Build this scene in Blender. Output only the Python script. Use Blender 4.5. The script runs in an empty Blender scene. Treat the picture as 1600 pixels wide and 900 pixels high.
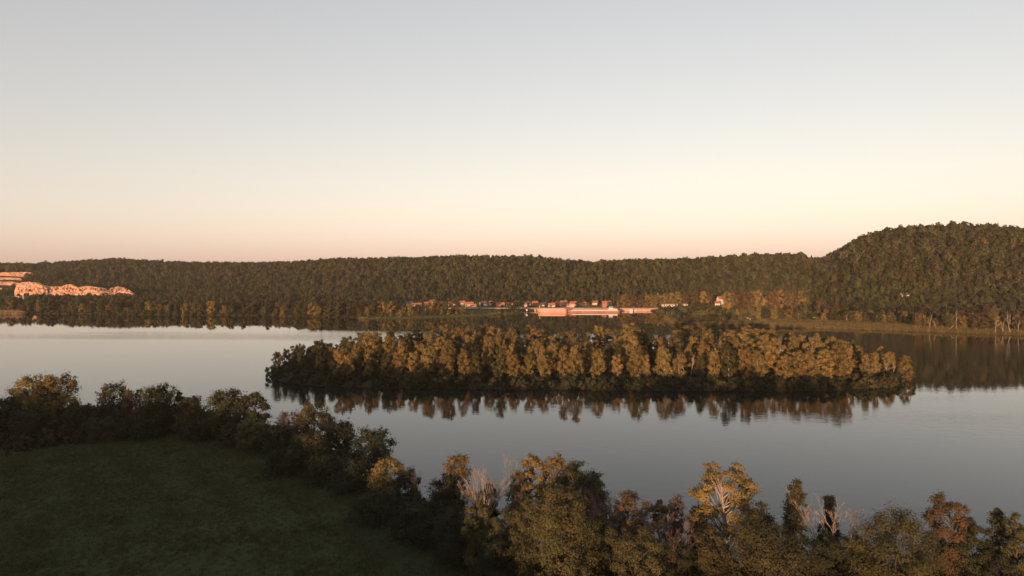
import bpy, math
import numpy as np

sc = bpy.context.scene
COL = sc.collection
F = 1067.0            # focal length in photo pixels (1600 wide)
CAMZ = 51.0
HZ = 430.0            # photo row of the horizon

# ------------------------------------------------------------------ camera, sky, sun, exposure
cam = bpy.data.cameras.new('camera')
cam_ob = bpy.data.objects.new('camera', cam)
COL.objects.link(cam_ob)
sc.camera = cam_ob
cam_ob.location = (0, 0, CAMZ)
cam_ob.rotation_euler = (math.radians(90 - 1.074), 0, 0)
cam.sensor_width = 36
cam.lens = 36 * F / 1600
cam.clip_start = 0.5
cam.clip_end = 60000

SUN_EL, SUN_AZ = 3.1, 20.0       # low sun behind the camera, a little to its left
world = bpy.data.worlds.new('World')
sc.world = world
world.use_nodes = True
wn = world.node_tree
bg = wn.nodes['Background']
sky = wn.nodes.new('ShaderNodeTexSky')
sky.sky_type = 'NISHITA'
sky.sun_disc = False
sky.sun_elevation = math.radians(SUN_EL)
sky.sun_rotation = math.radians(180 + SUN_AZ)
sky.air_density, sky.dust_density, sky.ozone_density = 1.3, 0.5, 1.0
bw = wn.nodes.new('ShaderNodeRGBToBW')          # a pale, washed-out evening sky
wn.links.new(sky.outputs[0], bw.inputs[0])
pale = wn.nodes.new('ShaderNodeMix'); pale.data_type = 'RGBA'
pale.inputs[0].default_value = 0.43
wn.links.new(bw.outputs[0], pale.inputs[6]); wn.links.new(sky.outputs[0], pale.inputs[7])
cast = wn.nodes.new('ShaderNodeMix'); cast.data_type = 'RGBA'; cast.blend_type = 'MULTIPLY'
cast.inputs[0].default_value = 1.0; cast.inputs[7].default_value = (1.0, 0.960, 1.02, 1)
veil = wn.nodes.new('ShaderNodeMix'); veil.data_type = 'RGBA'     # thin even veil of high haze
veil.inputs[0].default_value = 0.28; veil.inputs[7].default_value = (1.95, 1.94, 1.90, 1)
wn.links.new(pale.outputs[2], veil.inputs[6])
wn.links.new(veil.outputs[2], cast.inputs[6])
wn.links.new(cast.outputs[2], bg.inputs['Color'])
bg.inputs['Strength'].default_value = 0.15

sl = bpy.data.lights.new('sun', 'SUN')
sl.energy = 3.3
sl.angle = math.radians(0.6)
sl.color = (1.0, 0.57, 0.31)
sun = bpy.data.objects.new('sun', sl)
COL.objects.link(sun)
sun.location = (-300, -600, 200)
sun.rotation_euler = (math.radians(90 - SUN_EL), 0, math.radians(-SUN_AZ))

sc.view_settings.view_transform = 'Standard'
sc.view_settings.look = 'None'
sc.view_settings.gamma = 1.0
sc.view_settings.exposure = 1.35
sc.render.engine = 'CYCLES'
sc.cycles.max_bounces = 6
sc.cycles.diffuse_bounces = 3
sc.cycles.glossy_bounces = 3
sc.cycles.transmission_bounces = 3
sc.cycles.use_denoising = True
sc.cycles.sample_clamp_indirect = 6

# ------------------------------------------------------------------ helpers
def bend(x, xs, ys):
    return np.interp(x, xs, ys)

def gp(px, py, z=0.0):
    """photo pixel -> point of the plane at height z"""
    Y = (CAMZ - z) * F / (py - HZ)
    return (px - 800) / F * Y, Y

def at(px, D):
    return (px - 800) / F * D, D

def smooth(t):
    t = np.clip(t, 0, 1)
    return t * t * (3 - 2 * t)

def vnoise(x, y, seed=0):
    """cheap value noise, smooth, about -1..1"""
    x = np.asarray(x, float); y = np.asarray(y, float)
    xi = np.floor(x); yi = np.floor(y)
    fx = smooth(x - xi); fy = smooth(y - yi)
    def hsh(a, b):
        v = np.sin(a * 127.1 + b * 311.7 + seed * 74.7) * 43758.5453
        return (v - np.floor(v)) * 2 - 1
    return ((hsh(xi, yi) * (1 - fx) + hsh(xi + 1, yi) * fx) * (1 - fy)
            + (hsh(xi, yi + 1) * (1 - fx) + hsh(xi + 1, yi + 1) * fx) * fy)

def fbm(x, y, seed=0, o=4):
    s = 0; a = 1; t = 0
    for k in range(o):
        s = s + a * vnoise(x * 2 ** k, y * 2 ** k, seed + k); t += a; a *= 0.5
    return s / t

ORD = ['first', 'second', 'third', 'fourth', 'fifth', 'sixth', 'seventh', 'eighth', 'ninth', 'tenth', 'eleventh', 'twelfth',
       'thirteenth', 'fourteenth', 'fifteenth', 'sixteenth', 'seventeenth', 'eighteenth', 'nineteenth', 'twentieth']
def ordinal(i):
    if i < 20: return ORD[i]
    tens = {2: 'twenty', 3: 'thirty', 4: 'forty', 5: 'fifty'}[(i + 1) // 10]
    r = (i + 1) % 10
    if r == 0: return {'twenty': 'twentieth', 'thirty': 'thirtieth', 'forty': 'fortieth', 'fifty': 'fiftieth'}[tens]
    return tens + '-' + ORD[r - 1]

def tag(o, label=None, cat=None, group=None, kind=None):
    if label: o['label'] = label
    if cat: o['category'] = cat
    if group: o['group'] = group
    if kind: o['kind'] = kind
    return o

def empty(name, loc, rz=0.0, label=None, cat=None, group=None):
    o = bpy.data.objects.new(name, None)
    COL.objects.link(o)
    o.empty_display_size = 0.5
    o.location = loc
    o.rotation_euler = (0, 0, rz)
    return tag(o, label, cat, group)

def link(name, me, parent=None):
    o = bpy.data.objects.new(name, me)
    COL.objects.link(o)
    if parent is not None: o.parent = parent
    return o

def quad_mesh(name, V, Q, mats=(), midx=None, smooth_shade=False):
    """mesh from arrays: quads; a quad whose last index is -1 is a triangle"""
    V = np.asarray(V, np.float32); Q = np.asarray(Q, np.int32)
    me = bpy.data.meshes.new(name)
    me.vertices.add(len(V)); me.vertices.foreach_set('co', V.ravel())
    keep = Q.ravel() >= 0
    lens = (Q >= 0).sum(1); start = np.concatenate([[0], np.cumsum(lens)[:-1]]).astype(np.int32)
    idx = Q.ravel()[keep]
    me.loops.add(len(idx)); me.loops.foreach_set('vertex_index', idx)
    me.polygons.add(len(Q))
    me.polygons.foreach_set('loop_start', start)
    for m in mats: me.materials.append(m)
    if midx is not None: me.polygons.foreach_set('material_index', np.asarray(midx, np.int32))
    if smooth_shade: me.polygons.foreach_set('use_smooth', np.ones(len(Q), bool))
    me.update(calc_edges=True)
    return me

class MB:
    """collects polygons for one mesh"""
    def __init__(s): s.v = []; s.f = []
    def poly(s, pts):
        n = len(s.v); s.v += [tuple(p) for p in pts]; s.f.append(tuple(range(n, n + len(pts)))); return s
    def box(s, x0, x1, y0, y1, z0, z1):
        n = len(s.v)
        s.v += [(x0, y0, z0), (x1, y0, z0), (x1, y1, z0), (x0, y1, z0), (x0, y0, z1), (x1, y0, z1), (x1, y1, z1), (x0, y1, z1)]
        for f in ((0, 3, 2, 1), (4, 5, 6, 7), (0, 1, 5, 4), (1, 2, 6, 5), (2, 3, 7, 6), (3, 0, 4, 7)):
            s.f.append(tuple(n + i for i in f))
        return s
    def prism(s, ring, vec):
        """closed prism: ring of points pushed along vec"""
        n = len(s.v); k = len(ring)
        s.v += [tuple(p) for p in ring] + [tuple(p[i] + vec[i] for i in range(3)) for p in ring]
        s.f.append(tuple(range(n + k - 1, n - 1, -1))); s.f.append(tuple(range(n + k, n + 2 * k)))
        for i in range(k):
            j = (i + 1) % k
            s.f.append((n + i, n + j, n + k + j, n + k + i))
        return s
    def tube(s, P, R, sides=6):
        V, Q = tube(np.array(P, float), np.array(R, float), sides)
        n = len(s.v); s.v += [tuple(p) for p in V]; s.f += [tuple(int(i) + n for i in q) for q in Q]
        return s
    def mesh(s, name, mat):
        me = bpy.data.meshes.new(name); me.from_pydata(s.v, [], s.f); me.update()
        if mat: me.materials.append(mat)
        return me
    def build(s, name, mat, parent=None):
        return link(name, s.mesh(name, mat), parent)

def tube(P, R, sides):
    k = len(P)
    T = np.gradient(P, axis=0)
    T /= np.linalg.norm(T, axis=1)[:, None] + 1e-9
    ref = np.where(np.abs(T[:, 2:3]) > 0.9, np.array([[1.0, 0, 0]]), np.array([[0, 0, 1.0]]))
    A = np.cross(T, ref); A /= np.linalg.norm(A, axis=1)[:, None] + 1e-9
    B = np.cross(T, A)
    a = np.arange(sides) * 2 * np.pi / sides
    V = (P[:, None, :] + R[:, None, None] * (np.cos(a)[None, :, None] * A[:, None, :] + np.sin(a)[None, :, None] * B[:, None, :])).reshape(-1, 3)
    i = np.arange(k - 1)[:, None] * sides; j = np.arange(sides)[None, :]; j2 = (j + 1) % sides
    Q = np.stack([i + j, i + j2, i + sides + j2, i + sides + j], -1).reshape(-1, 4)
    return V, Q

class Tubes:
    def __init__(s): s.V = []; s.Q = []; s.n = 0
    def add(s, P, R, sides=5):
        V, Q = tube(np.asarray(P, float), np.asarray(R, float), sides)
        s.V.append(V); s.Q.append(Q + s.n); s.n += len(V)
    def get(s): return np.concatenate(s.V), np.concatenate(s.Q)

# ------------------------------------------------------------------ materials
def new_mat(name):
    m = bpy.data.materials.new(name); m.use_nodes = True
    nt = m.node_tree; b = nt.nodes['Principled BSDF']
    b.inputs['Specular IOR Level'].default_value = 0.2
    return m, nt, b

def N(nt, typ, **kw):
    n = nt.nodes.new(typ)
    for k, v in kw.items(): setattr(n, k, v)
    return n

def rgb(c): return (c[0], c[1], c[2], 1)

def mixrgb(nt, fac, a, b, blend='MIX'):
    n = N(nt, 'ShaderNodeMix', data_type='RGBA', blend_type=blend)
    for sock, v in ((n.inputs[0], fac), (n.inputs[6], a), (n.inputs[7], b)):
        if isinstance(v, bpy.types.NodeSocket): nt.links.new(v, sock)
        elif isinstance(v, (int, float)): sock.default_value = v
        else: sock.default_value = rgb(v)
    return n.outputs[2]

def ramp(nt, src, p0, p1):
    n = N(nt, 'ShaderNodeMapRange')
    nt.links.new(src, n.inputs[0])
    n.inputs[1].default_value = p0; n.inputs[2].default_value = p1
    return n.outputs[0]

def noise(nt, scale, detail=3.0, vec=None, rough=0.55):
    n = N(nt, 'ShaderNodeTexNoise')
    n.inputs['Scale'].default_value = scale; n.inputs['Detail'].default_value = detail; n.inputs['Roughness'].default_value = rough
    if vec is not None: nt.links.new(vec, n.inputs['Vector'])
    return n.outputs['Fac']

def leaf_mat(name, c1, c2, trans=0.22, scale=0.25, hue=0.018, rnd=0.35, tree=(.78, 1.22)):
    """leaves: two colours drifting through the crown, every leaf and every tree a little different"""
    m, nt, b = new_mat(name)
    tc = N(nt, 'ShaderNodeTexCoord'); geo = N(nt, 'ShaderNodeNewGeometry'); oi = N(nt, 'ShaderNodeObjectInfo')
    add = N(nt, 'ShaderNodeVectorMath', operation='ADD')
    nt.links.new(tc.outputs['Object'], add.inputs[0]); 
    mul = N(nt, 'ShaderNodeMath', operation='MULTIPLY'); nt.links.new(oi.outputs['Random'], mul.inputs[0]); mul.inputs[1].default_value = 70
    nt.links.new(mul.outputs[0], add.inputs[1])
    f = ramp(nt, noise(nt, scale, 2, add.outputs[0]), 0.35, 0.65)
    col = mixrgb(nt, f, c1, c2)
    h = N(nt, 'ShaderNodeHueSaturation')
    nt.links.new(col, h.inputs['Color'])
    mr = N(nt, 'ShaderNodeMapRange'); nt.links.new(oi.outputs['Random'], mr.inputs[0]); mr.inputs[3].default_value = 0.5 - hue; mr.inputs[4].default_value = 0.5 + hue
    nt.links.new(mr.outputs[0], h.inputs['Hue'])
    # value: per leaf and per tree
    v1 = N(nt, 'ShaderNodeMapRange'); nt.links.new(geo.outputs['Random Per Island'], v1.inputs[0]); v1.inputs[3].default_value = 1 - rnd; v1.inputs[4].default_value = 1 + rnd
    pm = N(nt, 'ShaderNodeMath', operation='MULTIPLY'); nt.links.new(oi.outputs['Random'], pm.inputs[0]); pm.inputs[1].default_value = 7.31
    fr = N(nt, 'ShaderNodeMath', operation='FRACT'); nt.links.new(pm.outputs[0], fr.inputs[0])
    v2 = N(nt, 'ShaderNodeMapRange'); nt.links.new(fr.outputs[0], v2.inputs[0]); v2.inputs[3].default_value = tree[0]; v2.inputs[4].default_value = tree[1]
    vv = N(nt, 'ShaderNodeMath', operation='MULTIPLY'); nt.links.new(v1.outputs[0], vv.inputs[0]); nt.links.new(v2.outputs[0], vv.inputs[1])
    nt.links.new(vv.outputs[0], h.inputs['Value'])
    nt.links.new(h.outputs[0], b.inputs['Base Color'])
    b.inputs['Roughness'].default_value = 0.75
    b.inputs['Specular IOR Level'].default_value = 0.12
    t = N(nt, 'ShaderNodeBsdfTranslucent'); nt.links.new(h.outputs[0], t.inputs['Color'])
    mx = N(nt, 'ShaderNodeMixShader'); mx.inputs[0].default_value = trans
    nt.links.new(b.outputs[0], mx.inputs[1]); nt.links.new(t.outputs[0], mx.inputs[2])
    nt.links.new(mx.outputs[0], nt.nodes['Material Output'].inputs['Surface'])
    return m

def plain(name, c1, c2=None, scale=1.0, rough=0.8, bump=0.0, detail=5, spec=0.2, metal=0.0):
    m, nt, b = new_mat(name)
    tc = N(nt, 'ShaderNodeTexCoord')
    nz = noise(nt, scale, detail, tc.outputs['Object'])
    nt.links.new(mixrgb(nt, ramp(nt, nz, 0.35, 0.65), c1, c2 or tuple(x * 0.75 for x in c1)), b.inputs['Base Color'])
    b.inputs['Roughness'].default_value = rough
    b.inputs['Specular IOR Level'].default_value = spec
    b.inputs['Metallic'].default_value = metal
    if bump:
        bp = N(nt, 'ShaderNodeBump'); bp.inputs['Strength'].default_value = bump; bp.inputs['Distance'].default_value = 0.3
        nt.links.new(nz, bp.inputs['Height']); nt.links.new(bp.outputs[0], b.inputs['Normal'])
    return m

L = {
    'gold':  leaf_mat('leaf_gold', (.195, .142, .050), (.140, .108, .042), rnd=.22, hue=.008),
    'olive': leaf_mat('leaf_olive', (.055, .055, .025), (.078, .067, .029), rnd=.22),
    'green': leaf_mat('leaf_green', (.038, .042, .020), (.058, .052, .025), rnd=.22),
    'dark':  leaf_mat('leaf_dark', (.026, .031, .017), (.036, .037, .020), rnd=.22),  # darkest leaves; on the shaded near trees the shade is in this colour
    'rust':  leaf_mat('leaf_rust', (.105, .066, .036), (.072, .058, .029), rnd=.22, hue=.01),
    'pink':  leaf_mat('leaf_pink', (.125, .083, .072), (.085, .065, .05), rnd=.22),
    'island': leaf_mat('leaf_island', (.190, .130, .050), (.135, .104, .042), scale=0.12, rnd=.18, hue=.012),
    'forest': leaf_mat('leaf_forest', (.074, .065, .035), (.056, .053, .028), scale=0.02, hue=0.02, rnd=0.12, tree=(.55, 1.5)),
    'forest_green': leaf_mat('leaf_forest_green', (.054, .060, .027), (.065, .064, .029), scale=0.02, hue=0.02, rnd=0.12, tree=(.55, 1.5)),
}
BARK = plain('bark', (.085, .062, .045), (.045, .034, .026), 1.5, 0.9, 0.4)
PALE = plain('pale_bark', (.30, .245, .21), (.19, .155, .13), 1.2, 0.85, 0.2)
TWIG = plain('twig_bark', (.19, .125, .105), (.13, .088, .075), 0.6, 0.9)

# ------------------------------------------------------------------ trees
def profile(shape, t):
    if shape == 'dome':  return np.sqrt(np.clip(1 - ((t - 0.36) / 0.66) ** 2, 0.03, 1))
    if shape == 'oval':  return np.sqrt(np.clip(1 - ((t - 0.47) / 0.56) ** 2, 0.03, 1))
    if shape == 'spire': return np.clip((1 - t) ** 0.75 * 0.95 + 0.05, 0.08, 1) * np.clip(t * 5 + 0.5, 0, 1)
    if shape == 'column': return np.clip(np.minimum((t + 0.12) * 3.0, 1) * np.sqrt(np.clip(1 - (t - 0.25) ** 2 * 1.55, 0.04, 1)), 0.1, 1)
    if shape == 'vase':  return np.clip(0.25 + 0.95 * t ** 0.8, 0, 1) * np.sqrt(np.clip(1 - np.maximum(0, (t - 0.62) / 0.42) ** 2, 0.05, 1))
    return np.ones_like(t)

def unit(a): return a / (np.linalg.norm(a, axis=-1, keepdims=True) + 1e-9)

def tree_geo(seed, h, r, cb=0.25, shape='dome', nlobes=18, nleaf=4000, ls=0.35, lobe=(0.32, 0.52), lean=(0.0, 0.0), trunk_r=None, sides=5, twigs=True, flat=0.9, sub=12, coh=(.4, .5, .25, .27)):
    rng = np.random.default_rng(seed)
    hb = h * cb; hc = h - hb
    # lobes of the crown
    t = (np.arange(nlobes) + rng.uniform(0.1, 0.9, nlobes)) / nlobes
    t = t * 0.93 + 0.03
    R = profile(shape, t) * r
    ang = np.arange(nlobes) * 2.399 + rng.uniform(-0.5, 0.5, nlobes)
    rad = R * rng.uniform(0.35, 0.80, nlobes)
    rl = r * rng.uniform(lobe[0], lobe[1], nlobes) * (0.62 + 0.38 * R / r)
    rad = np.minimum(rad, np.maximum(R - rl * 0.55, 0))
    C = np.stack([rad * np.cos(ang), rad * np.sin(ang), hb + t * hc - rl * 0.25], 1)
    C[:, 2] = np.minimum(C[:, 2], h - rl * 0.75)
    C[:, 0] += lean[0] * C[:, 2]; C[:, 1] += lean[1] * C[:, 2]
    # trunk and limbs
    tb = Tubes(); tr = trunk_r or 0.018 * h + 0.05
    k = 7; z = np.linspace(-0.4, hb + hc * 0.72, k)
    wob = np.cumsum(rng.normal(0, 0.012 * h, (k, 2)), 0); wob[0] = 0
    P = np.stack([lean[0] * z + wob[:, 0], lean[1] * z + wob[:, 1], z], 1)
    tb.add(P, tr * np.linspace(1.25, 0.25, k), sides + 1)
    for c, rr in zip(C, rl):
        zs = np.clip(c[2] - np.hypot(c[0] - lean[0] * c[2], c[1] - lean[1] * c[2]) * rng.uniform(0.7, 1.3) - 0.4 * rr, hb * 0.55, z[-1] * 0.95)
        s = np.array([np.interp(zs, z, P[:, 0]), np.interp(zs, z, P[:, 1]), zs])
        u = np.linspace(0, 1, 5)[:, None]
        mid = (s + c) / 2 + np.array([0, 0, -0.10 * np.linalg.norm(c - s)]) + rng.normal(0, 0.04 * r, 3)
        Q = (1 - u) ** 2 * s + 2 * u * (1 - u) * mid + u ** 2 * c
        tb.add(Q, tr * np.linspace(0.42, 0.12, 5), max(3, sides - 1))
    # sub clumps on every lobe
    nl = len(C)
    D = rng.normal(size=(nl, sub, 3)); D[..., 2] += 0.3
    ctr = np.array([lean[0] * (hb + hc * .4), lean[1] * (hb + hc * .4), hb + hc * 0.4])
    outv = unit(C - ctr)
    D = unit(unit(D) + 0.4 * outv[:, None, :])
    SC = C[:, None, :] + D * (rl[:, None, None] * rng.uniform(0.35, 1.0, (nl, sub, 1))) * np.array([1, 1, flat])
    SR = rl[:, None] * rng.uniform(0.22, 0.50, (nl, sub))
    if twigs:
        for i in range(nl):
            for j in range(0, sub, 2):
                tb.add(np.array([C[i] - [0, 0, 0.2 * rl[i]], (C[i] + SC[i, j]) / 2, SC[i, j]]), tr * np.array([0.13, 0.09, 0.04]), 3)
    # leaves
    w = (SR ** 2).ravel(); w = w / w.sum()
    idx = rng.choice(nl * sub, nleaf, p=w)
    cc = SC.reshape(-1, 3)[idx]; cr = SR.ravel()[idx]; lc = C[idx // sub]
    off = rng.normal(size=(nleaf, 3)) * 0.52
    pos = cc + off * cr[:, None] * np.array([1, 1, flat])
    pos[:, 2] = np.maximum(pos[:, 2], 0.15)
    nrm = unit(coh[0] * unit(off) + coh[1] * unit(pos - lc) + coh[2] * unit(pos - ctr) + 0.12 * np.array([0, 0, 1]) + coh[3] * rng.normal(size=(nleaf, 3)))
    LV, LF = cards(rng, pos, nrm, ls)
    return tb.get(), (LV, LF)

def cards(rng, pos, nrm, ls):
    """leaf sprays: one slim triangle each"""
    n = len(pos)
    a = unit(np.cross(nrm, unit(rng.normal(size=(n, 3))))); b = np.cross(nrm, a)
    s = ls * rng.uniform(0.6, 1.4, n)[:, None]
    w = rng.uniform(0.40, 0.62, n)[:, None]; k = rng.uniform(-0.25, 0.25, n)[:, None]
    V = np.stack([pos + a * s * 0.75 + b * s * k, pos - a * s * 0.45 - b * s * w, pos - a * s * 0.45 + b * s * w], 1).reshape(-1, 3)
    Q = np.concatenate([np.arange(n * 3).reshape(-1, 3), np.full((n, 1), -1)], 1)
    return V, Q

def bare_geo(seed, h, spread=0.5, levels=4, kids=(4, 5, 5, 5), tr=None, start=0.15, lean=(0, 0), thin=1.0, ratio=0.6, fork=1):
    rng = np.random.default_rng(seed)
    tb = Tubes(); tw = Tubes(); tr = tr or 0.016 * h + 0.04
    def br(p, d, ln, rad, lev):
        k = 5 if lev < 2 else 3
        pts = [p]; q = p; dd = d
        for _ in range(k - 1):
            dd = unit(dd + rng.normal(0, 0.10 + 0.03 * lev, 3) + np.array([0, 0, 0.06])); q = q + dd * ln / (k - 1); pts.append(q)
        pts = np.array(pts)
        (tb if lev < 2 else tw).add(pts, np.linspace(rad, rad * 0.4, k), 6 if lev == 0 else (4 if lev < 3 else 3))
        if lev >= levels: return
        nk = kids[lev]
        for i in range(nk):
            f = start + (1 - start) * (i + rng.uniform(0.2, 0.9)) / nk if lev == 0 else rng.uniform(0.3, 1.0)
            fi = f * (k - 1); a = int(min(fi, k - 2)); s = pts[a] + (pts[a + 1] - pts[a]) * (fi - a)
            loc = unit(pts[a + 1] - pts[a])
            side = unit(np.cross(loc, rng.normal(size=3)))
            nd = unit(loc + side * spread * rng.uniform(0.7, 1.4) + np.array([0, 0, 0.12]))
            br(s, nd, ln * ratio * rng.uniform(0.7, 1.15) * (1.15 - 0.45 * f if lev == 0 else 1), max(rad * 0.5 * (1.1 - 0.5 * f), 0.018 * thin), lev + 1)
    for i in range(fork):
        a = rng.uniform(0, 6.28)
        d = unit(np.array([lean[0] + (0.45 * math.cos(a + i * 2.4) if fork > 1 else 0), lean[1] + (0.45 * math.sin(a + i * 2.4) if fork > 1 else 0), 1.0]))
        br(np.array([0, 0, -0.3]), d, h * rng.uniform(0.62, 0.75), tr, 0)
    return tb.get(), (tw.get() if tw.V else None)

def joined(name, T, Lf, lm, bm):
    V = np.concatenate([Lf[0], T[0]]); Q = np.concatenate([Lf[1], T[1] + len(Lf[0])])
    mi = np.concatenate([np.zeros(len(Lf[1])), np.ones(len(T[1]))])
    return quad_mesh(name, V, Q, (lm, bm), mi)

def put_tree(name, loc, T, Cm, label, group, cat='tree', rz=0.0, scale=None, crown='crown'):
    e = empty(name, loc, rz, label, cat, group)
    if scale is not None: e.scale = scale
    if T is not None: link('trunk', T, e)
    if Cm is not None:
        c_ = link(crown, Cm, e)
        if crown == 'branches': c_['kind'] = 'stuff'       # hundreds of twigs, too fine to tell apart
    return e

def scatter(name, pts, rotz, scl, protos, kind='stuff', label=None, tilt=0.0, seed=1, pick=None):
    """one object of kind stuff: protos (meshes) set on points by geometry nodes"""
    rng = np.random.default_rng(seed)
    n = len(pts)
    me = bpy.data.meshes.new(name)
    me.vertices.add(n); me.vertices.foreach_set('co', np.asarray(pts, np.float32).ravel())
    def attr(nm, typ, data, key):
        a = me.attributes.new(nm, typ, 'POINT'); a.data.foreach_set(key, data)
    rot = np.zeros((n, 3), np.float32); rot[:, 2] = rotz; rot[:, :2] = rng.normal(0, tilt, (n, 2)) if tilt else 0
    attr('turn', 'FLOAT_VECTOR', rot.ravel(), 'vector')
    attr('size', 'FLOAT_VECTOR', np.asarray(scl, np.float32).ravel(), 'vector')
    attr('pick', 'INT', (rng.integers(0, len(protos), n) if pick is None else pick).astype(np.int32), 'value')
    o = link(name, me); tag(o, label, None, None, kind)
    col = bpy.data.collections.new(name + '_kinds')
    for i, pm in enumerate(protos):
        col.objects.link(bpy.data.objects.new(name + '_kind_%02d' % i, pm))
    ng = bpy.data.node_groups.new(name + '_scatter', 'GeometryNodeTree')
    ng.interface.new_socket('Geometry', in_out='INPUT', socket_type='NodeSocketGeometry')
    ng.interface.new_socket('Geometry', in_out='OUTPUT', socket_type='NodeSocketGeometry')
    gi = ng.nodes.new('NodeGroupInput'); go = ng.nodes.new('NodeGroupOutput')
    ip = ng.nodes.new('GeometryNodeInstanceOnPoints'); ci = ng.nodes.new('GeometryNodeCollectionInfo')
    ci.inputs['Collection'].default_value = col; ci.inputs['Separate Children'].default_value = True; ci.inputs['Reset Children'].default_value = True
    def na(nm, typ):
        x = ng.nodes.new('GeometryNodeInputNamedAttribute'); x.data_type = typ; x.inputs['Name'].default_value = nm
        return [s for s in x.outputs if s.enabled and s.name == 'Attribute'][0]
    ng.links.new(gi.outputs[0], ip.inputs['Points'])
    ng.links.new(ci.outputs[0], ip.inputs['Instance'])
    ip.inputs['Pick Instance'].default_value = True
    ng.links.new(na('pick', 'INT'), ip.inputs['Instance Index'])
    ng.links.new(na('turn', 'FLOAT_VECTOR'), ip.inputs['Rotation'])
    ng.links.new(na('size', 'FLOAT_VECTOR'), ip.inputs['Scale'])
    ng.links.new(ip.outputs[0], go.inputs[0])
    md = o.modifiers.new('scatter', 'NODES'); md.node_group = ng
    return o

# ------------------------------------------------------------------ water and the sheet of ground under everything
def water_mat():
    m, nt, b = new_mat('river_water')
    b.inputs['Base Color'].default_value = (.010, .013, .011, 1)
    b.inputs['IOR'].default_value = 1.333
    b.inputs['Specular IOR Level'].default_value = 0.5
    tc = N(nt, 'ShaderNodeTexCoord')
    mp = N(nt, 'ShaderNodeMapping'); nt.links.new(tc.outputs['Object'], mp.inputs['Vector']); mp.inputs['Scale'].default_value = (0.55, 1.0, 1.0)
    big = noise(nt, 0.006, 2, mp.outputs[0])                      # calm and breezy patches
    mp2 = N(nt, 'ShaderNodeMapping'); nt.links.new(tc.outputs['Object'], mp2.inputs['Vector']); mp2.inputs['Scale'].default_value = (0.15, 1.0, 1.0)
    streak = noise(nt, 0.012, 3, mp2.outputs[0])
    calm = ramp(nt, streak, 0.42, 0.62)
    rr = N(nt, 'ShaderNodeMapRange'); nt.links.new(calm, rr.inputs[0]); rr.inputs[3].default_value = 0.01; rr.inputs[4].default_value = 0.045
    b.inputs['Roughness'].default_value = 0.012
    w1 = noise(nt, 0.35, 2, mp.outputs[0]); w2 = noise(nt, 1.6, 2, mp.outputs[0])
    ad = N(nt, 'ShaderNodeMath', operation='MULTIPLY_ADD'); nt.links.new(w2, ad.inputs[0]); ad.inputs[1].default_value = 0.3; nt.links.new(w1, ad.inputs[2])
    st = N(nt, 'ShaderNodeMapRange'); nt.links.new(streak, st.inputs[0]); st.inputs[1].default_value = 0.46; st.inputs[2].default_value = 0.62; st.inputs[3].default_value = 0.03; st.inputs[4].default_value = 0.42
    sep = N(nt, 'ShaderNodeSeparateXYZ'); nt.links.new(tc.outputs['Object'], sep.inputs[0])
    lee = ramp(nt, sep.outputs[1], 640, 560)                    # the far reach lies in the lee of the hills
    sm = N(nt, 'ShaderNodeMath', operation='MULTIPLY_ADD'); nt.links.new(st.outputs[0], sm.inputs[0]); nt.links.new(lee, sm.inputs[1]); sm.inputs[2].default_value = 0.02
    bp = N(nt, 'ShaderNodeBump'); bp.inputs['Distance'].default_value = 0.16
    nt.links.new(sm.outputs[0], bp.inputs['Strength']); nt.links.new(ad.outputs[0], bp.inputs['Height'])
    nt.links.new(bp.outputs[0], b.inputs['Normal'])
    return m

S = 14000
tag(MB().poly([(-S, -S, 0), (S, -S, 0), (S, S, 0), (-S, S, 0)]).build('water', water_mat()), 'calm grey river water', None, None, 'structure')
tag(MB().poly([(-S, -S, -6), (S, -S, -6), (S, S, -6), (-S, S, -6)]).build('ground', plain('river_bed', (.05, .045, .035), None, 0.05)), 'bed of the river', None, None, 'structure')

def grid_mesh(X, Y, Z, mat, name):
    ny, nx = X.shape
    V = np.stack([X, Y, Z], -1).reshape(-1, 3)
    i = np.arange(ny - 1)[:, None] * nx; j = np.arange(nx - 1)[None, :]
    Q = np.stack([i + j, i + j + 1, i + nx + j + 1, i + nx + j], -1).reshape(-1, 4)
    return quad_mesh(name, V, Q, (mat,), None, True)

def soil(name, a, b_, c, s1, s2, bump=0.5):
    m, nt, b = new_mat(name)
    tc = N(nt, 'ShaderNodeTexCoord')
    f1 = ramp(nt, noise(nt, s1, 3, tc.outputs['Object']), 0.35, 0.65); f2n = noise(nt, s2, 6, tc.outputs['Object'], 0.7)
    nt.links.new(mixrgb(nt, ramp(nt, f2n, 0.4, 0.7), mixrgb(nt, f1, a, b_), c), b.inputs['Base Color'])
    b.inputs['Roughness'].default_value = 0.95; b.inputs['Specular IOR Level'].default_value = 0.05
    bp = N(nt, 'ShaderNodeBump'); bp.inputs['Strength'].default_value = bump; bp.inputs['Distance'].default_value = 0.25
    nt.links.new(f2n, bp.inputs['Height']); nt.links.new(bp.outputs[0], b.inputs['Normal'])
    return m

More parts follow.
